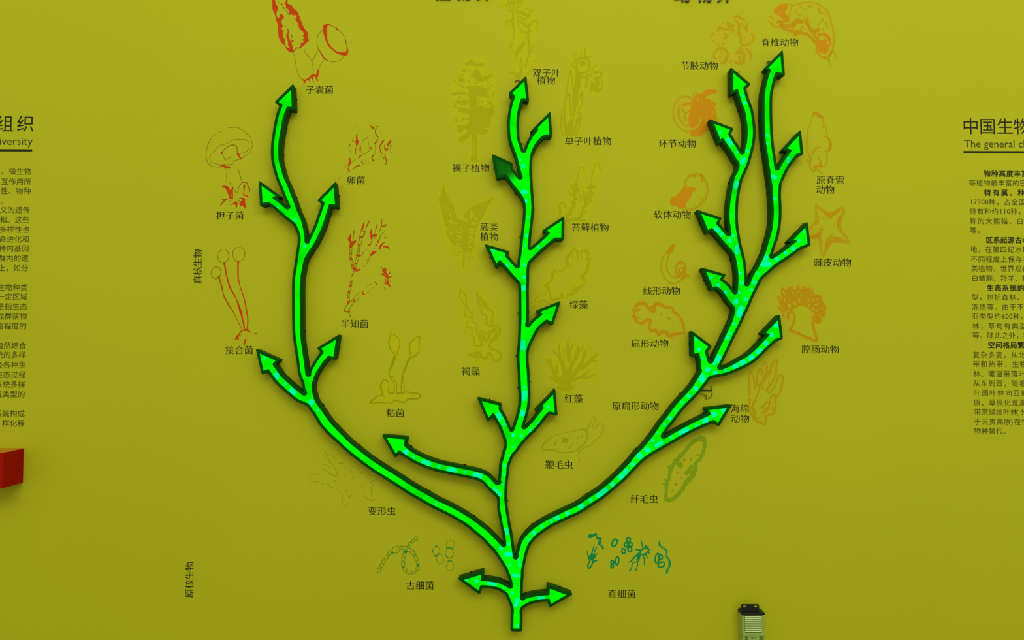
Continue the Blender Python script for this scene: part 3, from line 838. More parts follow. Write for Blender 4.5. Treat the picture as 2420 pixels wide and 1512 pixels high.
CELL = 0.36                        # size of the print's dots, about 0.36 mm on the wall
class Draw:
    """a print on the wall: painted on a fine grid, then turned into flat strips without overlaps"""
    def __init__(self, reg, jit):
        self.r, self.jit, self.mats, self.ops = DREG[reg], jit, [], []
        self.rnd = random.Random(ord(reg[0]) * 7 + len(reg))
    def px(self, x, y): return (self.r[0] + x / self.r[2], self.r[1] + y / self.r[2])
    def slot(self, name):
        if name not in self.mats: self.mats.append(name)
        return self.mats.index(name) + 1
    def stroke(self, P, cls, closed=False):
        j = self.jit
        P = [self.px(x, y) + (w_ / self.r[2],) for x, y, w_ in P]
        P = crom(P, closed, 2.4)
        R = self.rnd
        P = [(x + R.uniform(-j, j) * .4, y + R.uniform(-j, j) * .4, max(0.5, w_ * (1 + R.uniform(-.5, .5) * min(.5, j))) / 2) for x, y, w_ in P]
        if closed: P.append(P[0])
        self.ops.append(('s', P, self.slot(cls)))
    def disc(self, x, y, r_, cls):
        x, y = self.px(x, y); r_ = max(0.45, r_ / self.r[2])
        self.ops.append(('s', [(x - .1, y, r_), (x + .1, y, r_ * .95)], self.slot(cls)))
    def fillp(self, loops, cls, smooth=True, halo=False):
        LL = []
        for l in loops:
            P = crom([self.px(x, y) + (0,) for x, y in l], True, 3.0)
            j = self.jit * .35 * (0 if halo else 1)
            LL.append([(x + self.rnd.uniform(-j, j), y + self.rnd.uniform(-j, j)) for x, y, _ in P])
        self.ops.insert(0, ('f', LL, self.slot(cls))) if halo else self.ops.append(('f', LL, self.slot(cls)))
    def build(self, name, label, **pr):
        xs, ys = [], []
        for k, P, _ in self.ops:
            for p in (P if k == 's' else [q for l in P for q in l]):
                r_ = p[2] if k == 's' else 0
                xs += [p[0] - r_, p[0] + r_]; ys += [p[1] - r_, p[1] + r_]
        X0, Y0 = min(xs) - 1, min(ys) - 1
        nx, ny = int((max(xs) + 1 - X0) / CELL) + 1, int((max(ys) + 1 - Y0) / CELL) + 1
        G = np.zeros((ny, nx), np.uint8)
        cxs, cys = X0 + (np.arange(nx) + .5) * CELL, Y0 + (np.arange(ny) + .5) * CELL
        for k, P, c in self.ops:
            if k == 's':
                for (x1, y1, r1), (x2, y2, r2) in zip(P, P[1:]):
                    R = max(r1, r2)
                    i0, i1 = int((min(x1, x2) - R - X0) / CELL), int((max(x1, x2) + R - X0) / CELL) + 2
                    j0, j1 = int((min(y1, y2) - R - Y0) / CELL), int((max(y1, y2) + R - Y0) / CELL) + 2
                    i0, j0 = max(i0, 0), max(j0, 0)
                    A, B = cxs[i0:i1][None, :], cys[j0:j1][:, None]
                    dx, dy = x2 - x1, y2 - y1
                    L2 = dx * dx + dy * dy + 1e-9
                    t = np.clip(((A - x1) * dx + (B - y1) * dy) / L2, 0, 1)
                    m = (A - x1 - t * dx) ** 2 + (B - y1 - t * dy) ** 2 < (r1 + (r2 - r1) * t) ** 2
                    G[j0:j1, i0:i1][m] = c
            else:
                E = []
                for l in P:
                    E += list(zip(l, l[1:] + l[:1]))
                E = np.array(E).reshape(-1, 4)
                for j in range(ny):
                    y = cys[j]
                    e = E[(E[:, 1] > y) != (E[:, 3] > y)]
                    if len(e) == 0: continue
                    xc = np.sort(e[:, 0] + (y - e[:, 1]) / (e[:, 3] - e[:, 1]) * (e[:, 2] - e[:, 0]))
                    for a, b in zip(xc[::2], xc[1::2]):
                        i0, i1 = int(math.ceil((a - X0) / CELL - .5)), int(math.ceil((b - X0) / CELL - .5))
                        G[j, max(0, i0):i1] = c
        px_, py_, M = [], [], []
        for j in range(ny):
            row = G[j]
            ch = np.flatnonzero(np.diff(row)) + 1
            st = np.concatenate(([0], ch, [nx]))
            for a, b in zip(st[:-1], st[1:]):
                c = row[a]
                if c:
                    xa, xb, ya, yb = X0 + a * CELL, X0 + b * CELL, Y0 + j * CELL, Y0 + (j + 1) * CELL
                    px_ += [xa, xa, xb, xb]; py_ += [ya, yb, yb, ya]; M.append(c - 1)
        X, Z = wall_xz(np.array(px_), np.array(py_), 0.0)
        n = len(X)
        co = np.empty((n, 3)); co[:, 0], co[:, 1], co[:, 2] = X, -0.00007, Z
        me = bpy.data.meshes.new(name)
        me.vertices.add(n); me.vertices.foreach_set('co', co.ravel())
        me.loops.add(n); me.loops.foreach_set('vertex_index', np.arange(n, dtype=np.int32))
        me.polygons.add(n // 4)
        me.polygons.foreach_set('loop_start', np.arange(0, n, 4, dtype=np.int32))
        me.polygons.foreach_set('material_index', np.array(M, dtype=np.int32))
        for m_ in self.mats: me.materials.append(INKS[m_])
        me.update(calc_edges=True)
        o = bpy.data.objects.new(name, me)
        COL.objects.link(o)
        o['label'], o['category'] = label, 'drawing'
        return o

def draw(reg, name, label, cls, data, jit=0.5):
    """s strokes 'x,y[,w]' (w carries on), q closed strokes, f fill with h holes, d dots x,y,r, e rings x,y,rx,ry,deg,w, H halo"""
    D = Draw(reg, jit)
    cur = cls
    def autored(w_px):
        if cur != 'red': return cur
        return 'redthin' if w_px < 2.0 else ('redmid' if w_px < 2.9 else 'red')
    for line in data.strip().split('\n'):
        for cmd in line.split(';'):
            cmd = cmd.strip()
            if not cmd: continue
            key, rest = cmd[0], cmd[1:].strip()
            if key == 'c':
                cur = rest; continue
            if key == 'G':
                D.r = DREG[rest]; continue
            if key in 'sq':
                w_ = 8.0
                P = []
                toks = rest.split()
                if toks and ',' not in toks[0]:
                    w_ = float(toks[0]); toks = toks[1:]
                for t in toks:
                    a = [float(v_) for v_ in t.split(',')]
                    if len(a) > 2: w_ = a[2]
                    P.append((a[0], a[1], w_))
                if len(P) < 2: continue
                ws = sum(p[2] for p in P) / len(P) / D.r[2]
                D.stroke(P, autored(ws), key == 'q')
            elif key == 'd':
                for t in rest.split():
                    a = [float(v_) for v_ in t.split(',')]
                    D.disc(a[0], a[1], a[2], cur if cur != 'red' or a[2] / D.r[2] > 1.6 else 'redthin')
            elif key == 'e':
                toks = rest.split()
                w_ = float(toks[0])
                for t in toks[1:]:
                    a = [float(v_) for v_ in t.split(',')]
                    ro = math.radians(a[4])
                    P = []
                    for k in range(10):
                        g_ = 2 * math.pi * k / 10
                        u, v_ = a[2] * math.cos(g_), a[3] * math.sin(g_)
                        P.append((a[0] + u * math.cos(ro) - v_ * math.sin(ro), a[1] + u * math.sin(ro) + v_ * math.cos(ro), w_))
                    D.stroke(P, cur, True)
            elif key in 'fH':
                loops = [[tuple(float(v_) for v_ in t.split(',')) for t in part.split()] for part in rest.split('h')]
                if key == 'H':
                    D.fillp(loops, 'halo' if cls in ('plant', 'slime') else 'ohalo', halo=True)
                else:
                    D.fillp(loops, autored(9))
    return D.build(name, label)

draw('a', 'ascus_fungus_drawing', 'red drawing of a honeycombed morel and a cup fungus above the top left arrow', 'red', '''
f 165,-40 160,60 165,150 190,215 215,270 222,330 245,390 255,500 270,620 300,680 330,715 365,740 395,800 450,845 500,850 550,790 600,785 650,760 700,710 755,665 740,600 738,530 680,460 650,390 610,290 570,190 510,140 470,80 410,55 395,-40 h 215,-35 222,60 250,110 248,170 230,200 235,260 265,300 285,235 315,225 352,275 345,300 312,330 320,390 332,440 300,470 330,490 340,600 365,640 376,740 415,775 500,800 520,815 550,770 600,770 625,730 625,700 680,690 650,640 690,630 660,590 675,540 640,500 600,460 580,380 545,330 520,320 555,290 530,235 505,250 500,290 480,230 440,245 435,180 400,140 380,120 385,80 365,60 385,-35
s 400,465,8 425,515,28 405,570,40 425,640,35 450,720,60 470,800,60 495,840,20; s 460,540,6 480,590,20 485,615,6; d 490,665,20 315,72,16 340,120,12 390,432,8; s 8 490,360 497,380 492,405; s 10 345,130 400,190 440,245; s 8 265,30 268,50
s 8 500,850 520,910 540,1000 550,1090 575,1180 610,1255 665,1295; s 8 675,805 700,855 760,930 805,1000 820,1070 830,1140 825,1210; s 8 805,1000 850,920 880,860; s 8 885,850 900,815
s 9 970,490 910,560 888,640 890,720 910,790; s 910,790,16 950,860,18 1000,940,26 1060,985,14; s 9 1095,1000 1150,1005 1200,995 1255,985 1300,945 1330,900; s 9 1110,415 1190,455 1270,515 1335,595; s 9 1340,600 1360,680 1370,760
s 1110,415,15 1060,395,30 1020,440,70 1020,520,60 1035,620,35 1060,700,30 1110,770,32 1160,810,22 1210,850,35 1300,870,50 1360,870,56 1380,820,30 1375,765,15; s 1200,455,16 1215,480,24; s 1350,640,12 1355,690,25; s 8 1000,980 950,1040 920,1110; d 1112,685,6
s 910,1120,10 900,1170,35 890,1220,40 880,1270,30 900,1310,15; s 665,1295,20 690,1315,35 670,1370,6; s 700,1300,20 750,1280,25 800,1240,45 850,1225,35 880,1240,40; s 755,1280,25 765,1325,8; s 810,1260,25 830,1335,12''', .35)
draw('b', 'mushroom_drawing', 'thin red-brown line drawing of a round-capped mushroom with broken stem', 'red', '''
s 7 620,130 560,127 480,135; s 7 400,175 350,195; s 8 310,215 255,260; s 8 235,285 195,360 170,450 162,520 175,600 210,660 270,690 365,695; s 7 620,130 700,180 780,255 810,300 825,390 805,460 780,495; s 7 755,510 720,535 670,575
s 7 265,490 300,440 360,385 420,378; s 7 430,370 500,335 570,302 650,300 740,307 775,350 778,410 750,465 680,495 630,510; s 7 235,515 215,570 230,615 270,640 330,650 370,665; s 12 385,490 430,435 480,400 520,382 575,382 605,420 610,490; d 385,495,17 620,510,18; s 620,515,20 660,575,22; s 9 395,505 435,590; s 7 435,600 470,575 545,545; s 8 545,615 610,590 670,580; s 9 505,655 545,650
s 365,680,12 420,670,40 440,700,30 500,700,25 505,715,8; s 10 430,650 440,720; s 460,645,8 465,690,22; s 8 490,640 495,700; s 5 455,785 450,915; s 9 625,735 680,910; s 9 505,910 512,950; s 10 680,915 645,960 625,1010 605,1065 575,1025; s 685,915,14 745,915,14 760,960,12 785,1010,20 788,1055,6; s 710,960,30 705,1030,12 700,1090,14 740,1100,24 765,1135,8
f 390,965 450,960 490,980 505,1020 530,1010 535,970 560,975 548,1020 550,1080 545,1150 500,1130 470,1060 440,1000 400,985 h 528,1085 542,1090 538,1120 518,1102
s 14 545,1150 490,1140; s 380,1165,8 460,1150,24; s 455,1155,12 410,1190,26 365,1250,10; s 510,1235,8 560,1215,20 590,1205,45 600,1280,8; f 625,1140 680,1130 725,1145 720,1190 735,1290 700,1260 685,1245 650,1255 640,1200 670,1180 675,1150 650,1140; s 9 620,1140 620,1175 650,1180; d 505,1180,7 460,1190,5''', .2)
draw('c', 'zygomycete_drawing', 'red drawing of three stalked round heads growing from one root', 'red', '''
q 8 725,80 765,85 795,120 802,160 790,215 755,250 720,260 685,245 655,200 648,150 660,110 690,85; s 8 465,145 505,105; s 8 555,105 590,145 598,195 580,245 545,275; s 8 455,170 460,220 490,265 525,280; q 8 435,328 475,340 497,385 490,430 470,460 430,480 395,460 373,410 380,365 405,335
s 470,455,28 490,520,15 510,590,20 525,660,10 545,720,19 600,820,15 650,890,13 690,970,8 770,1135,8; s 540,275,24 555,360,17 575,460,18 610,580,20 670,690,17 695,740,11 720,810,26 750,900,30 775,1000,19 800,1130,16; s 718,260,24 715,340,19 718,460,18 740,570,10 770,660,12 800,760,16 825,890,14 840,1000,16 833,1130,14
s 765,1137,14 835,1132,28; s 835,1140,16 885,1162,10; s 770,1135,12 730,1185,18 700,1230,36 680,1255,10; s 715,1230,22 722,1260,10; s 16 930,1180 955,1178; s 22 812,1255 795,1312; s 6 760,1185 752,1210; d 815,1218,5''', .2)
draw('d', 'oomycete_drawing', 'broken red specks and lines of a branched water mould at upper left', 'red', '''
s 755,150,8 800,190,45 845,225,22; s 835,150,10 820,195,30; s 14 850,225 880,210; s 930,162,6 880,168,14 878,230,14 860,260,16 870,310,26 890,370,20 915,390,26; d 970,295,10
s 920,435,16 880,500,26 855,520,28 855,550,8; s 7 852,560 860,700 835,760; s 835,760,20 795,810,30 790,850,20 820,885,40 850,895,16; s 1050,455,14 1020,480,36 985,545,24 950,580,26 965,640,16 975,700,28 1015,745,10; s 1190,460,24 1160,500,40 1125,550,36 1130,575,22 1200,575,18 1250,572,6; s 1190,480,20 1180,550,14; s 1060,540,10 1060,620,25 1090,660,45 1135,625,12; s 8 1215,580 1210,610; s 8 1180,625 1185,715; s 1205,710,8 1175,715,12
s 1070,750,22 1070,800,18 1090,860,26 1100,900,24 1075,970,12; s 1050,790,12 1025,875,14; s 12 1035,840 1085,850; s 480,320,6 470,360,26 475,440,40 480,500,75 470,580,14; s 10 380,435 385,485; s 385,485,8 430,490,25; s 450,640,26 440,740,22; s 6 470,590 445,620; s 7 390,230 388,265; s 7 510,230 508,270; s 440,165,6 485,190,7; s 6 440,345 465,355; s 6 490,315 480,345
s 8 690,390 650,435 620,435 600,470 585,530 570,545; s 9 655,440 690,395 710,420 708,460; s 548,580,28 545,690,28 555,705,8 590,715,8; s 10 605,750 660,740 755,650; s 700,620,6 750,615,20 765,620,45 800,625,8; s 7 745,600 722,540 730,490; s 575,770,22 540,795,32 510,835,14; s 340,545,12 315,570,22 300,590,10; s 10 385,560 395,595; s 8 290,655 330,665 360,705; s 4 365,710 350,800
s 322,830,20 325,880,45 320,940,50 305,1000,22 295,1060,20 290,1080,30 320,1110,14 345,1095,8; s 8 345,930 390,900 430,865 450,858; s 8 295,980 240,995 205,1030; s 9 320,1110 250,1170; s 400,1060,18 460,1010,26 530,980,28 550,985,6; s 590,860,6 580,915,30 600,945,12; s 8 600,960 640,955; d 665,895,14; s 8 680,935 750,920; s 7 900,875 930,855; s 6 945,810 980,780
s 5 145,1135 180,1135; s 5 150,1205 170,1200; s 4 80,1300 140,1210; s 5 155,1320 170,1400 175,1490; s 5 60,1355 100,1330; s 4 20,1250 15,1320''', .25)
draw('e', 'jointed_fungus_drawing', 'red drawing of a branching jointed fungus with segmented stalks, right of the left branch', 'red', '''
f 185,360 220,340 230,400 215,420 195,400; f 222,400 250,405 295,395 290,430 260,460 240,500 215,495; s 225,310,10 212,360,40; s 270,260,12 258,390,9; s 300,395,12 265,430,20
s 9 205,410 215,560 210,620 230,690 245,780 275,800; s 9 245,500 240,560 240,640 258,720; s 14 215,572 240,572; s 24 215,650 245,652; s 20 245,735 260,745; s 9 385,345 372,440 355,460 340,600 320,690 295,770; s 9 350,350 335,440 315,590 285,690 265,760; s 24 352,350 385,352; s 24 333,455 350,460; s 30 312,600 336,605; s 22 285,712 305,718; s 34 265,775 290,790
s 410,150,12 390,210,28 380,250,25; s 9 365,270 350,345; s 9 400,270 410,300 385,345; s 14 385,262 425,270; s 485,120,10 455,180,18 430,235,8; s 9 425,270 415,320 385,350; s 275,800,30 310,810,25 350,795,24; s 9 275,810 255,850; s 14 262,850 240,885
s 510,235,10 500,300,28; f 490,300 520,325 548,305 592,322 560,345 530,350 515,400 500,370; s 585,175,8 570,240,16; s 5 570,245 555,300; s 9 570,345 555,370; s 10 520,400 500,440; s 480,460,28 500,440,10; s 9 430,515 450,520; s 7 385,550 400,575 350,615; s 655,110,8 650,190,14 695,200,18 710,170,10; s 650,195,10 625,270,12; s 690,275,8 640,325,10; s 9 630,330 625,380; s 610,390,20 600,420,20; s 575,455,26 570,480,8
s 695,415,10 645,460,28 620,510,24; s 680,480,20 730,485,26 758,520,8; s 8 685,355 715,355; f 515,520 530,545 585,540 550,580 485,615 500,575 520,560; s 6 490,620 465,680 450,715; d 460,670,10 410,748,11; s 5 545,515 555,500
s 9 225,950 210,1020 195,1100 180,1170 176,1240; s 9 245,955 235,1030 215,1110 207,1180 215,1240; s 22 227,955 243,958; s 22 212,1022 230,1024; s 18 192,1100 212,1102; s 16 183,1175 203,1178; f 178,1230 215,1240 175,1290; s 9 215,1245 265,1205; s 5 270,1190 300,1150 350,1110; s 9 175,1280 135,1350 150,1380; s 150,1370,16 200,1375,24; s 9 195,1350 250,1270 280,1230; s 265,1200,14 275,1240,18; s 7 330,1180 320,1215 280,1235; s 9 210,1385 205,1420 220,1440 232,1415
f 378,1100 400,1090 395,1115 425,1135 395,1145; s 5 440,1120 475,1095; s 6 455,1025 500,990; s 7 560,960 560,975; d 580,995,10 535,1045,5; s 10 210,1340 212,1370
f 660,790 720,785 710,830 740,860 745,895 800,880 755,915 740,930 750,970 775,1040 730,1005 680,985 700,960 695,890 650,865 625,865 660,845 h 665,820 680,825 675,850 662,845 h 685,845 700,855 690,870 h 702,870 715,872 714,888 h 708,905 736,905 730,930 706,925 h 704,945 730,945 730,962 706,962 h 702,972 722,972 718,990
s 9 650,755 660,780; s 8 640,800 660,805; s 10 690,770 690,790; d 758,845,12 775,955,10; s 12 690,1035 702,1065''', .2)
draw('f', 'slime_mould_drawing', 'olive outline drawing of two stalked buds rising from a flat base', 'slime', '''
H 400,90 560,170 600,320 540,480 440,760 560,960 640,540 690,260 840,130 900,180 890,400 740,560 640,900 680,990 900,1030 900,1120 700,1180 600,1220 80,1230 80,1170 240,1060 220,920 300,800 380,820 370,640 440,460 360,320
s 16 410,120 395,210; s 20 395,210 385,280 410,350 425,380; s 15 430,395 470,425 470,480; s 16 425,120 490,150 545,195; s 15 555,225 558,300 530,380; s 13 520,400 510,455; s 480,480,40 455,560,45 430,630,40 405,670,20 395,740,14 410,800,18 450,860,14 475,930,16 465,1030,18; s 420,785,14 450,800,24; s 13 470,830 490,860 510,920 510,1030; s 12 385,920 380,1020; s 28 395,1045 460,1045; s 30 510,1045 620,1040; s 580,1030,18 585,900,22 600,770,30; s 16 600,780 620,890 630,1020
s 600,760,12 625,700,40 655,620,30 690,550,24 740,490,20 800,465,24 845,410,18 862,350,14 858,250,16 870,180,18 845,160,22 780,205,16 720,270,20 705,340,20 722,420,16 715,470,14 680,530,14 650,580,10; d 757,420,10; s 315,1100,16 290,1060,22 275,1000,28 260,930,24 290,860,22 330,830,20 380,885,14
s 275,1080,16 210,1090,20 150,1140,28 100,1190,34 130,1205,14 200,1190,18 280,1190,20 330,1202,14 390,1185,14 435,1200,14 480,1155,22 560,1180,22 640,1180,24 690,1135,26 840,1130,26 880,1080,28 850,1055,24 760,1040,24 665,1025,22''', .4)
draw('g', 'tree_drawing', 'tall olive conifer tree silhouette drawing left of the middle branch', 'plant', '''
H 320,95 540,100 570,230 660,250 680,480 670,800 610,960 480,1030 485,1330 320,1335 350,1090 215,1090 150,900 130,650 130,480 150,320 250,200
f 350,450 440,450 435,560 440,700 430,880 440,1010 445,1270 465,1315 400,1325 335,1315 370,1270 375,1000 345,900 350,700 345,560 h 390,1060 405,1070 410,1250 397,1260
f 430,660 490,650 560,690 640,670 635,760 600,800 590,870 605,890 560,910 530,925 572,955 530,995 460,990 430,940 410,850 430,770
f 180,880 240,890 330,870 370,850 380,1000 300,930 250,975 205,960 205,910; s 235,1058,46 290,1035,56 340,990,50 370,960,40; s 50 240,700 300,715 350,735; f 310,425 390,415 480,425 530,440 580,430 620,375 600,430 570,460 560,490 600,550 560,560 500,545 450,540 430,470 360,470
s 155,518,40 220,505,36 290,510,36; s 205,600,30 250,620,50 310,610,60; s 330,520,30 360,545,30; d 165,605,12 188,635,18 162,668,13 195,668,14 232,560,14; s 190,800,30 195,835,40; s 245,840,20 285,810,40; d 330,808,17; s 255,235,25 300,240,40; d 265,290,16 228,300,15 250,345,30 280,350,20 185,325,12 178,358,14; s 210,395,16 275,430,20
s 315,160,36 370,140,56 430,170,40 500,165,46; s 430,250,50 440,300,84 480,345,46 560,320,45 620,285,22; s 18 555,350 575,375; d 380,295,18 345,365,14 380,390,10 430,385,16 385,340,8 505,410,10 590,465,10 338,238,10; s 645,485,14 615,570,18; s 595,600,25 630,680,30; d 455,620,12 470,590,8; s 14 490,590 520,640; s 560,600,20 600,640,20; s 560,640,14 580,690,14; s 620,690,30 630,750,30''', 1.1)
draw('h', 'flower_drawing', 'olive drawing of a tall leafy flowering plant at the top edge, above the middle branch', 'plant', '''
H 150,-60 560,-60 600,110 760,110 830,400 780,620 740,900 840,1060 740,1150 640,1330 440,1330 310,1240 430,1100 300,860 290,600 225,400 330,200 150,120
s 365,180,30 375,280,45 375,380,45 385,480,40 395,550,18 385,650,35 370,700,20; s 350,360,36 290,350,44 260,400,24 265,435,14; q 18 330,720 360,740 355,785 325,765; s 330,790,20 355,830,40 375,870,16; s 14 385,880 430,1000; s 570,725,46 490,830,76 430,930,60 430,1000,18; s 640,450,30 640,550,40; q 20 630,555 655,590 645,650 615,650 605,600; s 640,650,60 645,780,26 640,860,30 650,920,46 625,1000,30 600,1080,30 592,1130,46
s 510,960,10 515,1050,24; s 530,1110,16 525,1170,40 500,1250,50 480,1300,90; q 15 505,1060 525,1080 520,1140 495,1150 490,1090; s 730,1130,16 670,1190,26 620,1260,16; q 14 700,1200 690,1250 640,1300 640,1250; s 335,1245,26 400,1235,35 440,1290,14; q 14 425,1265 458,1300 450,1320 415,1290; s 715,1035,26 760,1040,26 805,1070,18; q 13 715,740 728,770 700,845 690,815 700,760; s 700,850,36 660,910,40
q 24 460,200 520,190 560,210 640,270 660,300 570,320 555,400 470,380 450,300; s 500,215,50 640,260,40 690,150,18; s 18 690,190 740,190; s 20 570,165 620,140 640,185; q 20 460,290 540,300 530,350 460,340; s 560,400,36 600,450,40 680,400,46 710,360,30 790,360,20 785,430,20 775,470,20; s 455,430,18 500,500,20 530,545,20 600,545,26; s 22 650,540 700,540
s 270,100,26 300,40,36 380,40,50 440,30,36 550,10,26; q 18 280,90 380,80 380,175 280,170; s 18 330,80 330,170; s 390,40,20 380,180,26; s 18 440,50 450,140 400,220; s 16 460,140 540,60; q 14 430,60 520,60 500,-10; s 30 260,-30 300,20; d 175,72,10 225,62,12 215,130,8 750,265,8 628,350,12''', .7)
draw('i', 'iris_drawing', 'olive drawing of an iris with long blade leaves, right of the middle branch', 'plant', '''
H 370,130 500,100 555,50 650,180 660,330 740,330 840,440 855,650 805,810 620,830 540,700 545,900 505,1250 440,1460 165,1460 140,1200 165,1020 220,950 285,420 310,300
f 400,480 490,480 480,600 460,720 420,880 400,1050 360,1200 340,1430 220,1430 260,1290 345,1190 345,1000 350,800 385,600 400,520
s 28 320,440 290,520 270,700 240,900 225,1100 240,1300 250,1420; s 22 330,450 345,650 370,790; s 28 190,1045 175,1150 165,1250 190,1420; s 28 210,1150 225,1300 250,1430; s 28 300,800 270,850; s 28 305,800 310,950 330,1150; s 495,790,46 440,880,24 415,1000,24; s 28 505,820 490,960 420,1110; s 475,1100,40 440,1200,50 390,1330,40 370,1430,50; s 26 480,1110 470,1250 410,1430; s 320,1200,26 280,1330,50; s 28 190,1435 410,1440; s 22 370,1200 340,1300 350,1430
q 34 500,250 590,270 615,400 560,460 470,480 420,420 415,320 460,250; d 505,325,48; s 540,80,20 540,240,34; s 560,225,24 630,215,36; s 24 375,160 385,250 400,280; s 18 375,195 415,185; s 24 330,345 390,290; s 330,345,34 400,420,28 410,480,34; s 14 490,120 460,230; s 440,545,28 560,545,40 600,590,28; s 575,590,36 560,680,46; s 24 575,500 580,560; s 720,350,24 660,420,26 640,520,38 600,510,26
s 700,470,46 790,460,38 780,540,46 700,560,50; s 650,640,80 700,720,86 770,750,38 810,680,34 800,590,28; s 735,600,56 740,680,36; s 620,780,28 640,720,46''', .6)
draw('j', 'moss_drawing', 'olive drawing of moss with two hooked spore stalks, right of the middle branch', 'plant', '''
H 530,170 650,190 710,380 520,480 600,620 740,500 810,130 920,80 1030,200 1015,370 850,450 900,590 860,800 810,1030 700,1200 670,1390 240,1430 80,1260 60,1000 130,920 280,950 310,780 310,550 420,480
s 465,520,24 490,420,26 515,330,26 530,250,24 570,220,24 610,240,24; q 13 610,250 650,290 670,360 640,370 600,310 585,270; d 660,378,15; s 775,590,12 785,490,26 795,390,24 830,270,26 850,170,26 895,130,26 930,150,24; q 14 940,150 985,200 990,310 985,340 950,270 930,200; s 945,240,28 965,280,24
f 430,510 480,540 520,575 500,600 470,600 530,680 545,700 500,745 460,750 455,840 500,870 495,920 440,930 430,960 475,1000 420,1030 445,1090 420,1100 390,1070 380,1110 395,1170 350,1190 365,1240 300,1255 290,1300 250,1320 240,1270 270,1190 320,1140 300,1070 380,1050 380,1000 340,970 345,920 400,900 400,830 330,830 335,720 370,790 400,800 380,690 345,660 340,570 380,570 370,640 400,620 420,560
s 555,665,10 580,620,16; d 497,790,15 510,1145,13; f 710,570 790,590 830,610 880,590 840,690 800,640 790,690 830,800 790,790 800,880 770,900 800,940 760,950 770,990 700,1010 680,1050 600,1110 650,1120 690,1160 660,1090 640,1200 600,1160 600,1260 530,1300 520,1230 560,1170 580,1080 560,1050 620,1030 620,900 600,840 600,710 650,770 720,740 740,690 670,660 690,620 740,620 h 640,785 662,820 656,835 634,800 h 760,765 748,798 710,830 722,800 h 702,922 732,932 718,955 694,955
s 555,830,44 540,900,16 560,1000,12; s 14 580,860 620,900; s 240,1350,50 350,1330,56 500,1310,76 600,1340,66 650,1330,34; s 235,1420,16 240,1330,36; s 18 290,1350 310,1390; s 18 520,1360 520,1385; s 120,1260,24 120,1130,56 110,1030,40 140,975,38 200,985,38 235,1040,42 200,1075,28''', .5)
draw('k', 'fern_drawing', 'olive drawing of a V-shaped fern frond left of the middle branch', 'plant', '''
H 190,70 265,260 390,480 450,630 540,480 700,370 990,270 905,500 730,860 700,1180 680,1290 540,1200 535,1400 480,1440 345,1230 210,1000 120,600 85,300
f 190,105 215,200 270,310 290,360 340,410 370,540 420,640 500,660 560,690 520,640 500,570 540,530 570,480 640,440 700,410 830,370 965,300 950,340 880,440 830,560 770,650 720,760 680,860 660,1000 665,1060 620,1150 540,1150 515,1160 515,1290 495,1410 475,1380 490,1150 430,1080 340,1040 300,1000 270,960 230,860 250,790 215,740 180,640 145,540 150,480 115,380 115,300 150,260 160,190 h 165,425 215,435 215,455 175,445 h 225,475 240,480 235,500 220,495 h 255,470 280,480 270,500 255,495 h 320,495 348,500 345,525 322,520 h 275,545 300,560 325,610 305,620 275,570 h 300,650 330,660 325,700 360,715 330,725 270,690 h 265,745 295,750 295,775 268,770 h 375,815 440,845 485,870 460,885 400,850 h 385,890 470,905 480,932 430,932 h 390,952 448,955 448,973 392,973 h 385,1017 450,1017 455,1040 388,1042 h 430,770 470,790 500,830 480,832 440,800 h 592,500 613,502 648,560 618,645 592,640 602,570 h 525,620 545,630 572,698 545,690 h 662,617 712,622 708,658 667,650 h 602,700 698,690 702,713 602,728 h 577,797 666,797 668,818 582,818 h 587,842 667,846 667,868 592,866 h 567,907 642,897 642,928 572,933 h 577,952 638,952 638,978 582,978 h 557,997 588,1001 588,1023 560,1021 h 557,1057 632,1071 618,1092 572,1083 h 352,692 392,692 388,732 h 290,835 345,842 300,905 288,885
s 16 335,1040 325,1130; q 14 365,1185 395,1165 455,1135 450,1165 410,1200 375,1208; s 14 340,1110 400,1100; q 14 530,1170 600,1180 650,1250 610,1258 540,1208''', .5)
draw('l', 'brown_seaweed_drawing', 'olive drawing of wavy ribbon seaweed fronds left of the middle branch', 'plant', '''
H 90,50 180,60 290,300 400,580 480,790 560,700 480,450 400,200 400,130 510,140 650,290 770,480 780,700 900,800 890,960 750,1080 900,1180 920,1300 800,1450 640,1330 540,1410 400,1410 250,1290 290,1180 330,1130 290,900 180,700 170,500 95,300
s 135,100,38 125,220,24 160,300,22 220,380,32; s 150,120,28 210,190,24 235,280,24 240,380,36; s 240,400,46 225,480,32 220,580,34; s 260,420,36 310,510,34 350,570,40 340,600,34 220,590,28; s 26 270,600 260,680 245,735; s 32 345,600 360,680 420,710 430,800 425,880 460,910; s 250,770,28 330,800,34 350,860,34 350,940,34; s 375,960,34 380,1080,34 390,1110,36 520,1110,46; s 470,900,46 500,1000,46 520,1100,56; s 34 480,870 530,860 590,900 640,860 700,860; s 550,950,56 600,1040,34 670,900,46 740,820,56
s 445,180,48 450,290,46 490,400,38 510,430,28; s 480,240,36 530,320,36 570,370,86 600,440,34; s 34 515,440 520,550 590,560 600,640 600,720 650,750 740,760; s 36 600,450 690,480 720,550 700,640 720,740 820,760 845,860; s 850,860,44 800,930,60 720,1000,76 660,1080,46 680,1160,38 760,1190,38 840,1230,44 860,1310,38 800,1390,42 740,1380,38 690,1290,38 640,1240,44 600,1330,46 560,1340,56 520,1270,38; s 290,1260,46 360,1280,86 450,1270,120 510,1300,70; d 430,1370,20 480,1230,36; s 780,830,34 770,900,46''', .5)
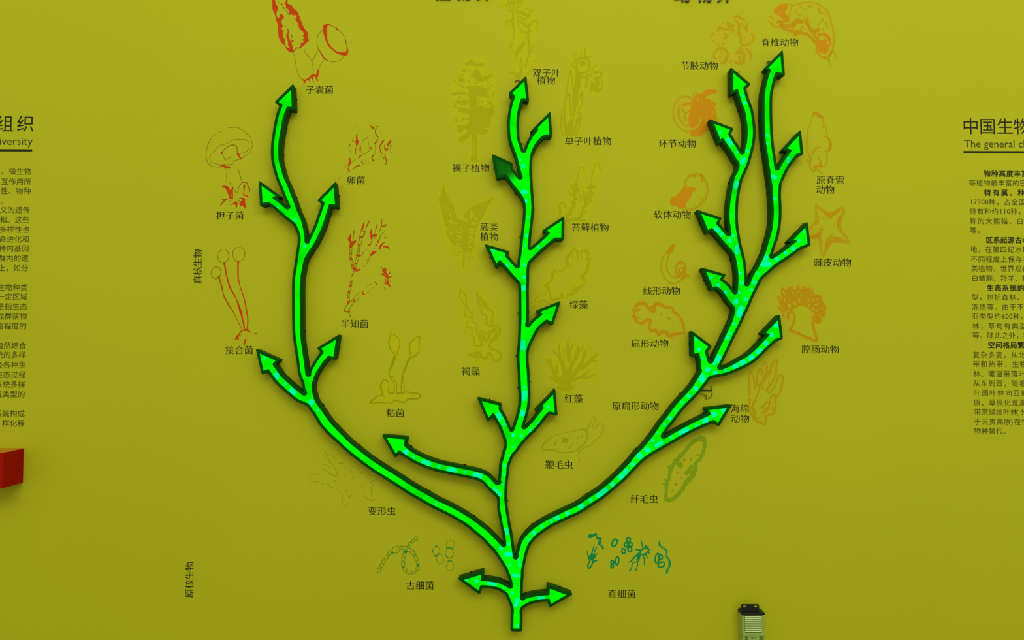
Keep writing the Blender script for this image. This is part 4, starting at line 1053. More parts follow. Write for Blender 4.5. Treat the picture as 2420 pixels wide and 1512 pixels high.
draw('m', 'green_seaweed_drawing', 'olive outline drawing of a broad frilled seaweed leaf right of the middle branch', 'plant', '''
H 60,1370 75,1150 225,980 285,840 425,600 495,510 650,510 755,270 900,90 1040,120 1180,140 1275,320 1250,600 1170,830 985,1005 820,1140 560,1190 380,1260 200,1210 130,1380 h 480,900 560,700 850,440 1040,380 1090,420 1000,700 800,850 650,1000 490,1000
s 95,1340,34 110,1200,28 170,1100,24 240,1030,24; s 26 160,1220 290,1170 400,1225; s 26 280,1050 320,1090 330,980; s 310,890,30 370,920,56 410,1010,38 430,1120,42 470,1170,38 560,1150,46 640,1110,56 650,1050,56 700,1130,34 760,1110,34 780,1050,46 850,1050,70 930,970,84 1040,890,56 1130,850,34; s 24 850,870 900,910; s 24 810,930 860,990; s 1140,795,28 1090,760,76 1050,710,46 1130,620,56 1170,510,84 1200,400,46 1230,330,28; s 1230,340,28 1150,360,46 1180,250,38 1120,190,64 1040,210,46 1040,320,24; s 980,360,20 970,240,56 900,150,38 840,220,66 780,300,56 740,400,76 800,480,28; s 34 740,480 680,570 600,590; s 560,640,22 510,570,46 470,660,76 470,730,56 430,800,38 320,880,46; s 22 870,240 870,360; d 1070,505,10; s 330,900,46 390,850,34''', 1.0)
draw('n', 'red_seaweed_drawing', 'olive drawing of a bushy branched seaweed with many blunt fingers', 'plant', '''
H 120,460 300,450 285,310 400,320 415,150 590,100 770,180 990,170 1075,330 1050,470 1280,340 1325,420 1300,610 1090,670 990,800 1140,730 1265,815 1240,930 1000,990 775,1040 835,1120 700,1245 480,1235 370,1150 390,1050 220,930 310,880
s 640,160,48 650,350,76 660,550,76; s 735,235,46 690,330,56; s 450,200,34 460,380,46 490,550,76 560,720,86 600,900,130; s 325,350,42 420,440,46 470,520,46; s 34 560,320 560,600; s 170,510,42 260,620,64 340,780,76 400,900,92 520,1000,160; s 42 270,510 280,600; s 405,630,46 410,800,64; s 270,910,46 380,960,64 480,1030,110; s 860,230,34 850,380,86 770,560,84 720,650,100 670,800,84 650,950,150; s 960,230,28 920,330,46; s 1000,370,76 960,520,64 900,660,100 800,800,100 700,930,110; s 1270,400,42 1150,520,84 1050,620,70 920,720,84; s 1250,560,38 1130,560,70; s 1090,780,42 980,850,64 880,910,56 760,970,76; s 1210,840,38 1080,900,70 950,920,46; s 230 600,1030 600,1050; s 420,1120,64 600,1110,84 760,1120,70; s 500,1160,64 640,1180,46 700,1160,56''', .45)
draw('o', 'crab_drawing', 'golden drawing of a crab with curled claws at the upper right', 'gold', '''
H 120,560 240,420 420,340 520,240 640,240 740,330 800,460 900,560 890,700 800,790 860,900 810,1020 660,1110 520,1060 330,1090 160,980 160,880 250,780 160,700 h 500,560 600,640 630,760 560,860 480,900 400,780 380,660 430,580
s 530,290,30 600,280,64 700,340,36; s 545,330,36 600,390,50 620,470,46 600,540,56 640,600,56 650,700,36 670,770,50; s 420,380,36 460,430,90 500,430,70; s 250,520,28 290,470,56 340,490,40; s 34 380,490 500,500 540,520; s 460,570,16 500,530,22; s 360,560,26 410,610,42 360,660,36; s 38 150,595 190,560; d 190,695,18 345,740,20 345,395,12; s 240,730,34 280,760,28; s 750,390,24 740,470,50 755,540,24; s 34 650,390 700,460 740,500; s 825,565,28 865,610,40 845,690,40; s 800,735,36 750,760,28; s 32 660,780 750,760; d 710,630,13
s 270,810,46 340,820,56 400,860,46 440,910,36; s 400,980,56 370,1050,50 310,1060,26; s 430,930,36 400,990,50; s 240,840,40 200,900,42 190,950,36 230,990,28; d 300,960,22 325,885,18; s 24 460,1050 500,1020; s 640,800,36 600,880,56 560,890,28; s 600,880,56 690,900,56 700,980,46 660,1070,60 560,1050,46; s 620,950,36 630,1050,36; s 750,830,34 800,890,42 830,940,36 800,1000,32; s 26 660,830 700,820''', .9)
draw('o', 'lizard_drawing', 'orange drawing of a chameleon-like lizard curling its tail at the top right', 'orange', '''
H 1100,270 1180,250 1200,130 1340,50 1700,30 1900,30 2080,140 2190,350 2240,640 2190,880 2060,1000 1900,940 1880,720 1700,600 1560,610 1260,490 1140,430 h 1550,200 1700,120 1900,110 2050,250 2120,420 2080,540 1960,470 1820,440 1760,300 1600,300
c ochre; f 1200,200 1240,130 1330,70 1440,90 1430,150 1390,190 1400,260 1450,310 1450,350 1400,350 1320,290 1240,240 h 1290,215 1310,222 1330,240 1300,228
c gold; s 20 1380,70 1490,70; s 1490,160,26 1500,100,36 1560,80,26 1700,45,24 1820,40,26 1960,75,26; s 1970,90,24 2080,170,28 2140,280,30 2170,380,26; s 2175,400,26 2200,520,28 2215,650,30 2200,780,36 2190,850,34
c orange; s 2180,860,40 2130,940,46 2060,970,34 1970,930,34 1920,850,34 1935,760,56 1880,690,46 1820,620,46 1740,570,46 1680,560,46 1620,540,84 1560,580,46; s 1320,440,56 1400,490,56 1520,530,56 1620,540,56; s 1320,390,64 1430,440,46 1540,450,56; s 34 1250,375 1330,360 1400,360; s 1430,430,46 1540,400,76 1600,350,84 1680,370,46; s 18 1690,440 1640,520; s 1400,260,46 1440,350,56; s 1720,310,28 1750,380,56 1800,460,56 1860,530,76 1950,500,56; s 1770,290,18 1770,370,36; s 1880,560,56 1900,640,28
c gold; s 1130,280,28 1160,290,28 1210,350,14; s 1130,360,22 1170,400,46 1210,450,28 1270,455,30; s 26 1480,200 1460,310; s 34 1640,90 1655,120; d 1720,145,12 1810,175,14; s 1770,90,18 1820,120,42; s 24 1570,180 1610,245 1650,265; s 1950,150,36 1980,220,46; d 2040,225,20 2000,165,8; s 18 1940,440 1980,360 2040,310; d 2025,355,12 1730,495,12 1795,520,14; s 2070,380,28 2100,460,26; s 18 2030,460 2025,510; s 2110,960,50 2130,1020,34 2155,1105,14; s 2200,860,14 2230,900,28 2240,1000,10
c ochre; s 1940,590,50 2040,580,56 2120,630,46 2150,720,46; f 1950,750 2010,700 2120,740 2130,800 2100,880 2030,910 1960,870 1940,800 h 1985,865 2005,870 2040,892 2010,892; s 1960,700,46 2080,690,56; s 2120,650,40 2150,760,28; s 1930,640,36 1960,720,46''', .6)
draw('p', 'coiled_worm_drawing', 'orange drawing of a coiled segmented worm in a round loop, left of the right branch', 'orange', '''
H 300,380 560,270 760,330 780,190 900,160 960,240 1130,120 1440,130 1450,240 1300,290 1450,520 1450,980 1100,1320 1040,1420 760,1430 560,1300 330,1130 220,900 230,650
c gold; s 780,390,56 650,340,56 540,330,56 440,360,42 350,450,42 270,580,42 245,720,42 245,880,42 290,1020,46 370,1130,46 480,1230,46 600,1280,52 720,1270,56; s 430,600,64 390,700,64 400,850,66 440,980,56 520,1080,56 640,1140,46; s 500,640,36 510,730,46 580,770,36 620,770,36; s 42 570,780 570,920 575,1000; q 32 790,290 850,200 900,210 900,270 850,320 820,350
c ochre; s 720,530,76 620,520,84 530,560,56; s 650,760,56 720,700,70; f 760,400 850,340 930,250 1040,250 1120,150 1250,130 1440,150 1430,230 1300,270 1190,300 1130,380 1240,380 1290,460 1380,480 1430,520 1420,590 1340,560 1390,640 1420,800 1440,980 1250,960 1180,1060 1210,1260 1110,1290 1050,1400 900,1430 740,1400 710,1260 800,1240 930,1150 1000,1000 1020,880 1000,870 960,1000 900,1120 780,1190 710,1170 670,1060 670,870 720,700 740,520 h 892,380 928,362 918,470 897,470 h 1010,420 1030,420 1020,600 1005,580 h 1132,732 1178,737 1168,763 1142,763 h 1122,822 1178,862 1208,888 1190,888 h 1217,472 1248,520 1227,520 h 1302,652 1338,720 1366,800 1347,808 h 722,1002 748,1002 752,1038 728,1038 h 782,932 808,960 792,960''', .4)
draw('q', 'sea_squirt_drawing', 'golden outline drawing of a tall sac-shaped sea squirt right of the right branch', 'gold', '''
c orange; s 290,170,56 350,150,66 420,220,84 480,240,46; c gold; s 28 250,265 290,180; s 28 485,250 495,350 540,430 565,530 575,620; s 520,640,36 580,670,36; c orange; s 580,670,36 640,750,46 640,850,76 620,930,56; c gold; s 620,930,50 560,955,30 500,965,22; s 30 565,970 575,1080 565,1190 520,1260 460,1280; c orange; s 480,1280,36 380,1270,56 310,1280,56 330,1340,50; s 400,1080,18 430,1160,36 440,1230,56; c gold; s 30 245,325 215,400 180,460 165,560 155,680 150,800 160,920 190,1030 220,1110; s 150,1145,36 210,1170,46 215,1260,46 250,1350,46 310,1370,36 340,1330,46 410,1370,36 470,1415,34; s 240,1100,36 230,1200,46; s 430,870,40 370,880,36 310,930,46 270,1000,46; d 235,1060,16 488,430,18 490,465,12''', .35)
draw('r', 'shell_drawing', 'orange drawing of a fan shell with ribbed rim beside the softer left arrow', 'orange', '''
c ochre; f 60,1050 120,980 240,960 290,890 380,840 440,740 490,660 560,590 650,580 750,640 860,640 990,690 990,760 880,800 830,900 790,1020 640,1180 620,1390 500,1390 400,1410 290,1320 180,1310 60,1260 50,1180 h 592,602 640,632 755,700 740,708 600,642 h 682,902 738,906 728,923 682,928 h 542,962 573,962 563,998 537,988 h 602,1072 633,1072 600,1118 587,1103
c gold; s 560,590,56 600,460,64 650,350,70 720,260,84 800,190,84; c orange; s 820,240,56 940,200,110 960,270,70; c gold; s 980,140,56 1080,170,56; c orange; s 1110,190,56 1200,250,130 1220,350,100 1200,430,50; c gold; s 1250,300,84 1330,420,90 1370,560,84 1400,700,90 1400,800,90 1360,900,84; s 30 1270,850 1350,860; s 1350,950,84 1320,1050,84 1240,1150,90 1150,1250,84 1050,1330,76 950,1390,76 800,1430,76 650,1430,84 520,1400,56; s 1170,1000,46 1260,1100,84; s 36 1130,1150 1150,1240; s 22 1050,990 1090,1060; s 24 800,270 840,350''', .4)
draw('R', 'roundworm_drawing', 'golden drawing of a curled roundworm in a spiral, left of the right branch', 'gold', '''
c orange; f 530,130 575,170 540,270 490,390 420,450 340,440 290,420 300,370 380,290 440,200
c gold; s 270,430,46 205,560,52 170,700,52 160,830,52 180,960,52 220,1080,56 290,1190,56 370,1270,56 480,1320,60 600,1310,56 690,1260,56 770,1200,64; s 380,440,50 350,580,52 325,720,46 320,840,46 350,960,52 420,1060,56 500,1130,56 600,1150,56
c orange; s 770,1190,60 850,1130,84 940,1080,70 1020,1130,36; s 600,1140,50 700,1100,90; s 640,1080,50 600,960,70 600,860,60 650,740,60 750,680,64 840,720,70 860,820,80 850,950,90 850,1080,90; s 740,850,50 690,900,50 700,1000,80 760,1000,90 740,1060,110; s 34 740,650 740,750; s 790,860,50 820,980,50''', .4)
draw('s', 'starfish_drawing', 'golden drawing of a five-armed starfish at the far right arrow', 'gold', '''
H 240,110 340,110 540,280 680,290 930,170 1010,240 890,600 1100,960 1090,1080 700,1090 520,1370 400,1380 320,970 160,960 160,840 350,720 130,760 120,680 260,500 h 330,200 420,400 640,500 880,300 820,700 980,950 720,880 560,900 470,1150 440,800 420,650
s 290,150,56 285,280,56 310,420,90 310,540,100 220,620,56 145,720,42; s 290,150,46 380,220,56 480,290,64; s 820,250,76 930,220,56; c orange; f 450,260 560,310 680,300 830,230 850,290 740,390 690,400 640,470 560,430 470,350; c gold; s 940,220,56 950,300,64 890,420,76; c orange; s 870,440,76 840,520,100 820,600,110 850,700,90; c gold; s 850,700,90 920,820,76 1020,930,76 1040,1020,76; s 1040,1030,84 900,1000,96; c orange; s 900,985,100 750,970,150 620,980,150 570,1080,100 530,1180,84; c gold; s 530,1180,80 480,1330,50; s 440,1330,66 400,1180,56 390,1050,74 380,930,100; c orange; s 165,905,76 300,890,110 370,820,96; c gold; s 400,760,50 420,680,36; s 660,850,50 660,950,84; s 590,920,50 560,1000,76; d 370,260,24 437,467,26 520,465,17 710,610,26 695,670,15 445,740,24''', .4)
draw('t', 'flatworm_drawing', 'golden wavy outline drawing of a flatworm left of the right branch', 'orange', '''
H 140,400 250,260 420,210 560,360 760,230 940,280 1150,330 1280,480 1440,650 1540,1100 1150,1210 960,1100 840,1150 600,1050 540,880 400,860 220,780 120,640 h 300,600 420,400 640,600 820,420 1100,460 1400,900 1400,1000 900,940 700,900 700,700 560,650 420,720
s 160,620,36 220,640,56 240,730,66 300,780,56 390,800,56 470,750,56 520,700,56 610,700,56 640,750,46 600,830,56 590,930,66 640,990,76 740,970,76 790,1050,76 840,1090,76 900,1020,76 1010,1020,76 1060,1090,96 1140,1130,96 1200,1080,84 1340,1060,76 1490,1055,46; s 1490,1040,28 1475,930,52 1440,780,76 1400,700,46 1330,600,56 1270,540,76 1200,510,66 1190,430,56 1130,390,76 1010,390,84 920,340,84 790,300,84 710,360,96 620,410,66 540,390,76 470,290,84 380,290,84 280,320,84 240,400,56; s 160,440,36 210,470,76 340,450,46; s 40 210,500 205,600; s 720,400,84 700,510,66 620,470,56 560,420,46; s 260,640,46 330,665,36; s 530,740,46 600,770,46
c flag; s 34 890,560 900,600; s 56 1045,650 1110,685; d 1185,745,18 1320,848,16''', .35)
draw('u', 'sea_anemone_drawing', 'golden drawing of a sea anemone with a crown of petal-like tentacles', 'orange', '''
H 140,330 230,330 230,180 320,160 430,130 620,110 760,120 980,160 1000,320 1150,330 1280,620 1240,860 1150,1000 1040,1010 1080,1370 960,1420 620,1270 400,1170 480,920 400,930 240,890 290,760 140,620 h 560,680 760,600 920,740 900,900 960,1250 700,1200 520,1080 570,850
f 480,690 400,690 320,720 230,700 160,620 250,610 210,540 150,380 170,350 260,430 240,320 250,190 310,190 350,260 380,200 430,160 480,160 540,230 600,210 610,150 650,140 660,200 720,210 740,150 790,170 820,210 850,180 890,190 900,260 950,190 970,300 1020,350 1110,350 1150,370 1160,450 1200,520 1260,620 1230,720 1220,830 1180,840 1130,800 1140,880 1130,970 1020,990 940,900 940,850 990,780 960,740 860,650 780,600 700,590 640,595 560,640 h 270,230 300,260 360,370 320,340 270,280 h 195,420 230,440 250,510 215,470 h 300,420 330,440 350,510 305,470 h 400,420 430,450 460,500 430,480 h 510,470 560,510 590,560 550,600 520,530 h 620,430 660,440 670,540 640,520 h 400,550 460,560 470,610 430,660 400,600 h 490,260 510,300 520,360 500,350 h 560,300 590,380 570,370 h 620,255 655,270 650,305 620,290 h 680,310 705,320 700,430 685,400 h 765,310 795,380 770,390 h 850,410 875,420 870,490 840,480 h 910,330 945,350 920,400 910,370 h 960,430 990,440 960,500 940,490 h 1100,400 1060,450 1020,480 1020,460 h 990,550 1090,530 1060,570 990,580 h 860,540 900,560 870,610 840,580 h 920,620 990,650 990,680 930,650 h 1150,640 1220,630 1180,665 h 1010,700 1080,680 1040,720 h 1060,770 1130,800 1150,830 1100,820 h 340,590 370,600 350,630 h 230,640 290,640 300,660 240,665
s 470,710,50 400,760,84; s 300,740,46 275,850,36; s 420,750,56 400,880,46; s 24 400,790 340,850
s 470,710,56 540,800,56 535,930,56 490,1050,56 440,1130,56 540,1170,64 620,1210,56 700,1240,46 800,1290,64 900,1320,56 970,1370,56 1040,1340,56 1000,1200,64 960,1050,56 955,930,56; d 650,1190,28''', .4)
draw('v', 'sponge_drawing', 'golden outline drawing of a finger-branched sponge right of the lowest right arrow', 'sponge', '''
H 150,820 160,400 210,300 320,420 420,240 470,90 560,120 600,300 700,100 745,40 800,110 780,380 900,380 930,520 860,800 770,900 770,1200 560,1290 540,1450 420,1440 240,1330 170,1050 h 260,900 380,700 560,760 700,650 820,520 840,700 640,860 560,980 420,1100 440,1340 330,1300 260,1050
s 36 190,820 180,600 185,420 210,340 250,400 280,500 300,600 300,700; s 36 340,600 350,520 350,430 390,300 440,280 450,390; s 36 470,220 490,140 540,150 555,250 550,370; s 550,370,40 500,440,50 480,520,60 430,590,50 380,620,46 330,600,36; s 40 480,530 560,450 620,340 650,200 740,80 775,130 750,250 745,390 700,500 640,600 560,700 540,720; s 600,350,56 640,350,56; s 36 570,740 600,790 690,700 750,570 800,440 850,400 895,460 870,620 840,740 780,850; s 780,850,50 740,880,56 700,820,46 640,870,36 620,960,36 600,1060,46 560,1130,56 470,1200,40; s 36 600,1000 540,980 480,1060 410,1100; s 36 470,1080 520,1130; s 36 735,900 735,1060 720,1180 650,1240 560,1250 530,1290 540,1370; s 540,1370,36 500,1440,46 420,1410,40 330,1370,40 270,1300,50 210,1200,40 185,1050,34 190,920,50; s 400,630,36 380,760,36 330,890,36 280,990,56 240,1070,46 280,1160,66 310,1280,46 350,1370,36
s 670,1090,36 690,1150,36; s 34 600,560 600,600; s 42 450,650 450,690; d 430,855,18 215,745,16 380,1305,16 700,190,18''', .35)
draw('w', 'ciliate_drawing', 'green slipper-shaped ciliate outline with ragged edge below the lowest right arrow', 'cil', '''
q 990,130,96 1050,200,70 1050,300,56 1010,420,74 960,540,64 880,620,56 850,760,96 790,900,100 710,970,84 640,1090,74 560,1200,74 480,1290,84 380,1350,84 290,1330,80 290,1200,64 300,1060,74 340,920,64 370,780,74 420,660,74 490,590,74 560,490,84 650,400,64 750,270,64 850,180,84
s 1060,130,30 1090,120,24; s 960,100,50 1010,110,40; s 34 230,1030 280,1080; s 350,700,60 380,740,64; s 265,960,36 300,980,60; s 26 260,1210 280,1230; s 44 270,1360 300,1340; s 34 400,1375 440,1350; s 24 500,1310 520,1290; s 28 640,1170 655,1140; s 28 770,970 790,990; s 30 440,560 460,590; s 26 565,440 590,460; s 24 720,270 760,260; s 40 810,150 850,180; s 24 1040,440 1050,400; s 20 960,590 980,560
s 790,670,56 740,760,76 680,840,76; d 570,660,56 530,640,36; c cildot; d 645,560,28 785,553,22 912,458,21 523,810,23 490,1047,25 418,1175,19 600,910,18''', .9)
draw('x', 'flagellate_drawing', 'faint olive pear-shaped flagellate with two curling whips', 'flag', '''
s 1290,500,34 1300,600,38 1270,700,32 1200,810,32 1100,880,34 1030,950,32 900,985,32 780,1005,30 620,985,34 520,945,34 360,935,34 240,935,34 215,880,32 240,810,36 330,720,32 420,640,28 520,590,22 700,540,20; s 770,530,20 900,505,28 1080,450,26 1200,450,38 1280,490,66; s 1290,440,36 1340,340,22 1375,220,20; s 18 1400,180 1400,150 1440,140 1480,180 1480,260 1430,350 1405,430; s 1470,425,20 1560,330,26 1620,310,22 1670,370,24 1670,480,26 1600,600,24 1480,720,22 1370,820,22 1200,890,28 1110,970,26 1085,1070,26 1110,1180,22 1090,1230,14; s 16 1085,1270 1085,1320
c cil; d 790,700,44; c flag; d 740,680,50 720,745,36 800,740,40 1155,610,32; s 555,740,28 510,780,34 530,820,28; s 1070,620,22 1050,670,26; d 1062,765,21 780,830,19 600,850,11 425,840,9 660,780,13 870,620,9; s 960,750,24 920,840,22 850,900,28''', .4)
draw('y', 'amoeba_drawing', 'very faint broken outline of an amoeba below the left main branch', 'amo', '''
s 20 450,140 500,240 530,320 550,400 590,430; s 18 555,200 640,270 710,340; s 730,400,14 780,410,34 860,425,22; s 16 870,480 910,540 980,580; s 16 1020,570 1060,620 1100,600; s 16 1065,490 1130,490; s 16 1190,540 1200,590; s 1240,640,18 1290,630,28; s 34 1410,680 1440,680; s 12 1560,690 1640,740; s 16 415,450 500,470 580,520; s 18 630,440 680,540 740,680 700,710; s 700,705,24 590,670,36 500,600,16 400,540,16; s 16 310,690 230,670 140,680 110,720 130,810 250,830 320,850; s 16 370,875 420,880; s 480,860,20 530,890,18 600,970,16 640,970,14; s 720,990,12 760,1080,16; s 845,1110,12 840,1220,24 840,1310,16; s 14 870,1360 940,1375 980,1310; s 980,1140,18 1000,1190,28 1050,1110,14; s 14 1140,1100 1200,1120; s 1300,1120,14 1360,1190,14 1440,1230,22 1530,1250,24 1545,1200,18; s 1490,1120,30 1500,1030,34 1485,940,22; s 18 1530,920 1480,850 1550,800; d 890,700,19 1080,755,19 665,818,26 1265,935,13 1330,945,11; s 920,1020,22 960,1075,22''', .4)
draw('z', 'archaea_drawing', 'thin green drawing of a looped chain of cells beside four round cells', 'cell', '''
e 10 145,915,34,62,25 205,810,37,40,20 250,725,37,42,20 315,640,37,55,30 385,535,38,55,30 525,465,88,70,-15 638,420,20,38,0 720,420,50,36,10 797,383,22,22,0 835,325,34,42,45 905,260,30,45,30 980,202,37,48,5 820,465,42,46,-20 905,530,36,58,-25 965,640,32,55,-20 1010,740,30,48,-5 1003,880,32,52,15 925,970,48,32,-25 818,968,58,34,8 725,905,40,48,-20 692,780,36,46,0 692,672,33,38,0 712,570,34,42,5
s 8 110,900 160,810 200,740 265,660 340,550 430,440 550,378 760,382 800,350 870,260 940,200; s 8 185,950 250,800 300,700 370,610 430,545 500,545 620,490 680,470; s 8 690,520 655,650 650,790 670,880 740,970 830,1015 880,1025 960,980 1040,900 1045,760 1000,620 930,490 840,410 830,380 920,290 1010,245; s 8 760,530 725,680 735,830 780,920 870,940 950,920 985,850 980,740 900,590 820,520; s 8 515,470 545,475 565,462
c teal; f 690,470 770,480 790,510 745,540 690,510; d 446,530,24 1015,805,26 690,850,22 960,580,14 920,480,10 715,730,8 700,625,8; c cell; e 10 1430,490,78,100,-5 1510,665,80,112,-10 1745,350,93,95,0 1722,540,88,118,0 1735,825,83,112,0; c teal; s 1370,590,12 1420,605,40 1490,545,20; s 1660,425,28 1740,415,20 1810,450,20; s 1650,600,30 1700,645,14; s 18 1690,715 1740,705 1790,730; s 20 1340,470 1345,520; s 18 1400,378 1450,376; s 16 1770,620 1790,600''', .2)
draw('B', 'bacteria_drawing', 'teal drawing of assorted bacteria, rods, spirals and flagellated cells in a row', 'teal', '''
d 210,225,44; s 220,220,64 270,210,56 320,180,46 340,230,38 360,270,50 410,270,56 400,340,56 390,380,46 440,410,46 460,470,40; e 34 692,355,45,80,25; e 32 968,295,37,43,0 922,390,37,40,0 1010,390,37,37,0 995,485,40,48,0 870,520,38,50,0; s 40 930,440 970,440
e 32 650,740,32,32,0 645,820,27,32,0 745,715,32,82,5; s 36 690,770 720,770; e 32 1280,525,95,55,-30; s 1220,310,16 1250,430,36; s 1110,485,26 1190,500,36; s 1300,415,36 1360,440,28; s 28 1360,490 1405,480; s 26 1370,530 1380,570; s 1310,590,36 1350,665,16; s 1250,600,26 1285,690,28 1280,800,14; s 1180,570,50 1100,630,36 1020,720,26 970,745,14; s 1170,600,50 1140,700,26 1150,780,24 1115,910,24; s 1190,600,46 1170,720,26; s 1140,730,18 1050,760,24 1030,850,24 990,920,26
e 32 210,770,36,96,22; f 160,690 170,640 240,570 330,600 290,680 230,680; s 180,650,36 140,510,14; s 225,620,36 260,500,26 290,395,14; s 280,600,26 300,520,26 345,435,14; s 280,650,30 345,565,14; s 270,730,50 350,705,16; e 32 1540,660,42,96,10 1620,790,72,48,-30 1600,640,42,48,0
s 1585,330,26 1590,400,46 1660,460,46 1720,520,46 1720,620,46 1780,720,46 1780,810,46 1740,880,46 1730,960,36; c tealight; s 10 1600,410 1660,460 1710,520 1715,610 1770,720 1770,800 1730,900; s 8 340,190 350,240; s 8 1555,620 1535,710; s 8 680,390 720,310; s 9 890,450 930,500; s 8 410,380 460,420; s 8 285,520 270,580''', .25)
# ================================================================ red box at the left edge
x1 = wall_pt(55.5, 1100).x
zt, zb = wall_pt(55, 1059.5).z, wall_pt(55, 1140).z
v, f = box(x1 - 0.34, x1, -0.060, 0.0, zb, zt)
f_top = [f[5]]
rb_ = put('display_box', v, [f[i] for i in range(5)], M_RED, category='box', label='red box fixed to the wall at the left edge, orange top')
put('top_panel', [(x1 - 0.34, -0.060, zt), (x1, -0.060, zt), (x1, 0.0, zt), (x1 - 0.34, 0.0, zt), (x1 - 0.34, -0.060, zt + 0.0008), (x1, -0.060, zt + 0.0008), (x1, 0.0, zt + 0.0008), (x1 - 0.34, 0.0, zt + 0.0008)],
    [(4, 5, 6, 7), (0, 1, 5, 4), (1, 2, 6, 5), (3, 7, 6, 2), (0, 4, 7, 3)], M_REDTOP, rb_, label='orange top surface')

# ================================================================ LED power supply under the right branch
TP = 0.025                           # depth of the housing
def PP(x, y, t): return wall_pt(1720 + x / 13.5, 1400 + y / 13.5, t)
p_base = PP(800, 1500, 0)
psu = empty('power_supply', (p_base.x, 0, p_base.z - 0.12), category='power supply',
            label='grey finned power supply with black bracket at the bottom edge, right of the trunk')
xl, xr = PP(462, 1000, TP).x, PP(1165, 1000, TP).x
ztop = PP(800, 735, TP).z
zbot = ztop - 0.185
v, f = box(xl, xr, -TP, -0.001, zbot, ztop)
bevel(put('housing', v, f, M_ALU, psu), 0.0015)
# black end cap with a stepped top
xc0, xc1 = PP(440, 700, TP + 0.0015).x, PP(1188, 700, TP + 0.0015).x
zc1, zc0 = PP(800, 640, TP + 0.0015).z, PP(800, 722, TP + 0.0015).z
v, f = box(xc0, xc1, -TP - 0.0015, -0.0015, zc0, zc1 - 0.0003)
bevel(put('end_cap', v, f, M_BLACK, psu, label='black end cap'), 0.0015)
# mounting tab: plate with two slots, standing off the cap's front edge
def rrect(x0, x1_, y0, y1_, r, n=5, rl=None):
    pts = []
    for cx_, cy_, a0 in ((x1_ - r, y1_ - r, 0), (x0 + r, y1_ - r, 90), (x0 + r, y0 + r, 180), (x1_ - r, y0 + r, 270)):
        for k in range(n + 1):
            a = math.radians(a0 + 90 * k / n)
            pts.append((cx_ + r * math.cos(a), cy_ + r * math.sin(a)))
    return pts
tp = TP - 0.004
A, B2 = PP(425, 375, tp), PP(1003, 640, tp)
outl = rrect(A.x, B2.x, zc1 - 0.004, A.z, 0.0032)
holes = []
for hx0, hx1 in ((480, 600), (828, 945)):
    h0, h1 = PP(hx0, 418, tp), PP(hx1, 470, tp)
    holes.append(rrect(h0.x, h1.x, h1.z, h0.z, abs(h0.z - h1.z) / 2.01, 4))
V, Fc = [], []
loops = [outl] + holes
tri = tessellate_polygon([[Vector((p[0], p[1], 0)) for p in l] for l in loops])
flat = [p for l in loops for p in l]
n_ = len(flat)
for y_ in (-tp, -tp + 0.0015):
    V += [(p[0], y_, p[1]) for p in flat]
Fc += [tuple(t) for t in tri] + [tuple(i + n_ for i in t[::-1]) for t in tri]
k = 0
for l in loops:
    m_ = len(l)
    Fc += [(k + i, k + (i + 1) % m_, n_ + k + (i + 1) % m_, n_ + k + i) for i in range(m_)]
    k += m_
tab = put('mounting_bracket', V, Fc, M_BLACK, psu, label='black mounting bracket with two slots'); recalc(tab)
# back shoulder of the cap
v, f = box(PP(352, 560, 0.002).x, PP(430, 560, 0.002).x + 0.03, -0.012, 0.0, zc0 - 0.001, PP(380, 522, 0.008).z)
bevel(put('back_shoulder', v, f, M_BLACK, psu), 0.001)
# cooling fins
z_f0, z_f1 = PP(800, 752, TP + 0.001).z, PP(800, 1268, TP + 0.001).z
fx0, fx1 = PP(558, 1000, TP + 0.0016).x, PP(1080, 1000, TP + 0.0016).x
pitch_f = (z_f0 - z_f1) / 9
fin_h = pitch_f * 0.60
for i in range(9):
    zc_ = z_f0 - pitch_f * (i + 0.45)
    prof = [(-TP + 0.0005, fin_h / 2), (-TP - 0.0010, fin_h / 2), (-TP - 0.0018, fin_h * 0.25), (-TP - 0.0018, -fin_h * 0.3), (-TP - 0.0010, -fin_h / 2), (-TP + 0.0005, -fin_h / 2)]
    V = [(x_, y_, zc_ + z_) for x_ in (fx0, fx1) for y_, z_ in prof]
    Fc = [(j, j + 1, 7 + j, 6 + j) for j in range(5)] + [(0, 1, 2, 3, 4, 5), (11, 10, 9, 8, 7, 6)]
    o = put('fin', V, Fc, M_ALU2, psu); recalc(o)
# thin dark sheet behind the fins, shade of the gaps put into its colour
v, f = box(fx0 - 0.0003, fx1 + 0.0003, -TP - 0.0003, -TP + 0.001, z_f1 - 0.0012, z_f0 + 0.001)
put('fin_gap_shade', v, f, mat('fin_shadow_gap', (84, 104, 22), rough=0.6), psu)
# step, label plate with printed letters, recessed side channels
zs = PP(800, 1290, TP).z
v, f = box(xl - 0.0003, xr + 0.0003, -TP - 0.0022, -TP + 0.001, PP(800, 1385, TP).z, zs)
bevel(put('raised_collar', v, f, M_ALU, psu), 0.0006)
lx0, lx1 = PP(648, 1440, TP + .001).x, PP(1000, 1440, TP + .001).x
zl = PP(800, 1386, TP).z
v, f = box(lx0, lx1, -TP - 0.0014, -TP + 0.0005, zbot + 0.03, zl)
put('label_plate', v, f, M_LABELG, psu, label='pale printed label plate reading LED')
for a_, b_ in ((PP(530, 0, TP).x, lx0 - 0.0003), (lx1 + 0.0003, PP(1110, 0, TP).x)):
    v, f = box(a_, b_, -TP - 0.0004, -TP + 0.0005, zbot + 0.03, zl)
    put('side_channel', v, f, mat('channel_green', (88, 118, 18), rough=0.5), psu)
_cu2 = bpy.data.curves.new('print_source', 'FONT'); _cu2.body = 'LED'
_t2 = bpy.data.objects.new('print_source', _cu2); COL.objects.link(_t2)
me = bpy.data.meshes.new_from_object(_t2.evaluated_get(bpy.context.evaluated_depsgraph_get()))
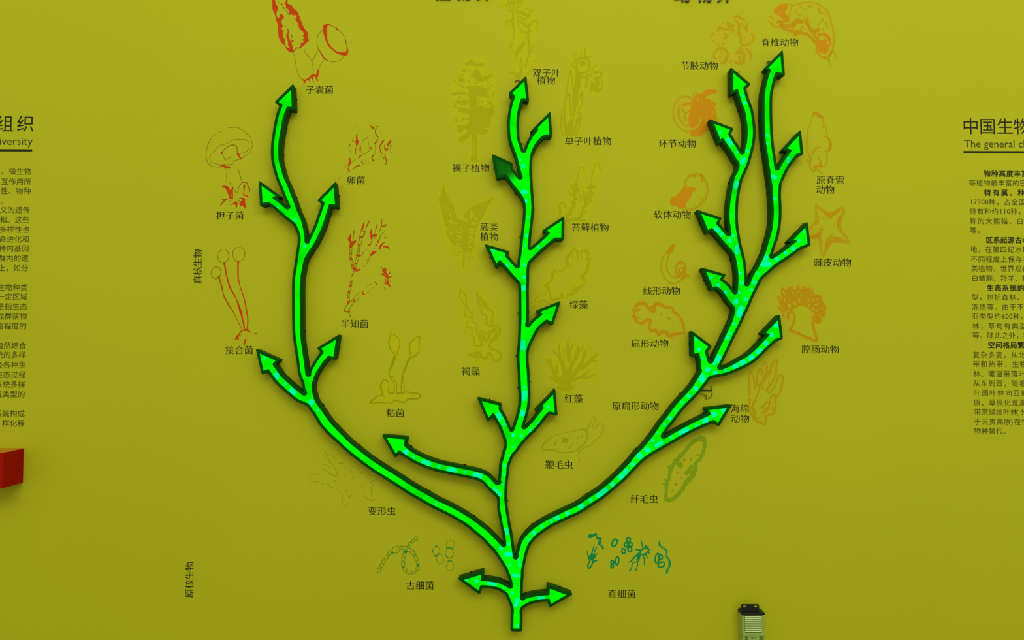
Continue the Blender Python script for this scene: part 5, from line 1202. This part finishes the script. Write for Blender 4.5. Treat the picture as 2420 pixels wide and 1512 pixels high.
c0, c1 = PP(728, 1485, TP + .0016), PP(890, 1422, TP + .0016)
sx = (c1.x - c0.x) / max(q.co.x for q in me.vertices)
sz = (c1.z - c0.z) / max(q.co.y for q in me.vertices)
V = [(c0.x + q.co.x * sx, -TP - 0.0016, c0.z + q.co.y * sz) for q in me.vertices]
put('printed_letters', V, [tuple(p.vertices) for p in me.polygons], M_INK, psu)
bpy.data.objects.remove(_t2); bpy.data.meshes.remove(me)

# ================================================================ loose wires showing beside the sign
def wire(name, pts, r, parent=None, t=0.003, **pr):
    """thin round wire through pixel points near the wall"""
    P = [(x, y, 0) for x, y in pts]
    P = crom(P, False, 1.5)
    C3 = [wall_pt(x, y, t) for x, y, _ in P]
    V, Fc, n = [], [], 6
    for i, c in enumerate(C3):
        a, b = C3[max(0, i - 1)], C3[min(len(C3) - 1, i + 1)]
        d = (b - a).normalized()
        s1 = Vector((0, 1, 0)); s2 = d.cross(s1).normalized()
        for k in range(n):
            g_ = 2 * math.pi * k / n
            V.append(c + s1 * (r * math.cos(g_)) + s2 * (r * math.sin(g_)))
    for i in range(len(C3) - 1):
        for k in range(n):
            j = (k + 1) % n
            Fc.append((i * n + k, i * n + j, (i + 1) * n + j, (i + 1) * n + k))
    Fc += [tuple(range(n)), tuple((len(C3) - 1) * n + k for k in range(n - 1, -1, -1))]
    o = put(name, V, Fc, M_BLACK, parent, **pr)
    recalc(o)
    return o
def kp(*q): return [RP('K', a, b) for a, b in q]
wt = wire('loose_wire', kp((1095, 110), (1130, 112), (1218, 113)), 0.0016, category='wire', label='short black wire poking out below the right branch fork')
wire('wire_end', kp((1213, 55), (1216, 90), (1226, 130), (1220, 165), (1206, 195), (1176, 208)), 0.0007, wt)
wire('wire_end', kp((1150, 160), (1158, 190), (1150, 225)), 0.0006, wt)
wire('wire_end', kp((1080, 148), (1120, 160), (1148, 195)), 0.0006, wt)
wire('loose_wire', [RP('F', 585, 215), RP('F', 620, 205), RP('F', 660, 212)], 0.0009, category='wire', label='tiny dark wire end at the top arrow of the middle branch')
wire('loose_wire', [RP('F', 668, 948), RP('F', 690, 955), RP('F', 712, 968)], 0.0004, category='wire', label='hair-thin wire in the fork of the two upper middle arrows')
wire('loose_wire', [RP('O', 1066, 345), RP('O', 1085, 335), RP('O', 1110, 325)], 0.0011, category='wire', label='tiny dark wire end at the highest arrow on the right')
wire('loose_wire', [RP('O', 720, 462), RP('O', 735, 456), RP('O', 750, 450)], 0.0006, category='wire', label='tiny dark wire end beside the arrow under the crab')
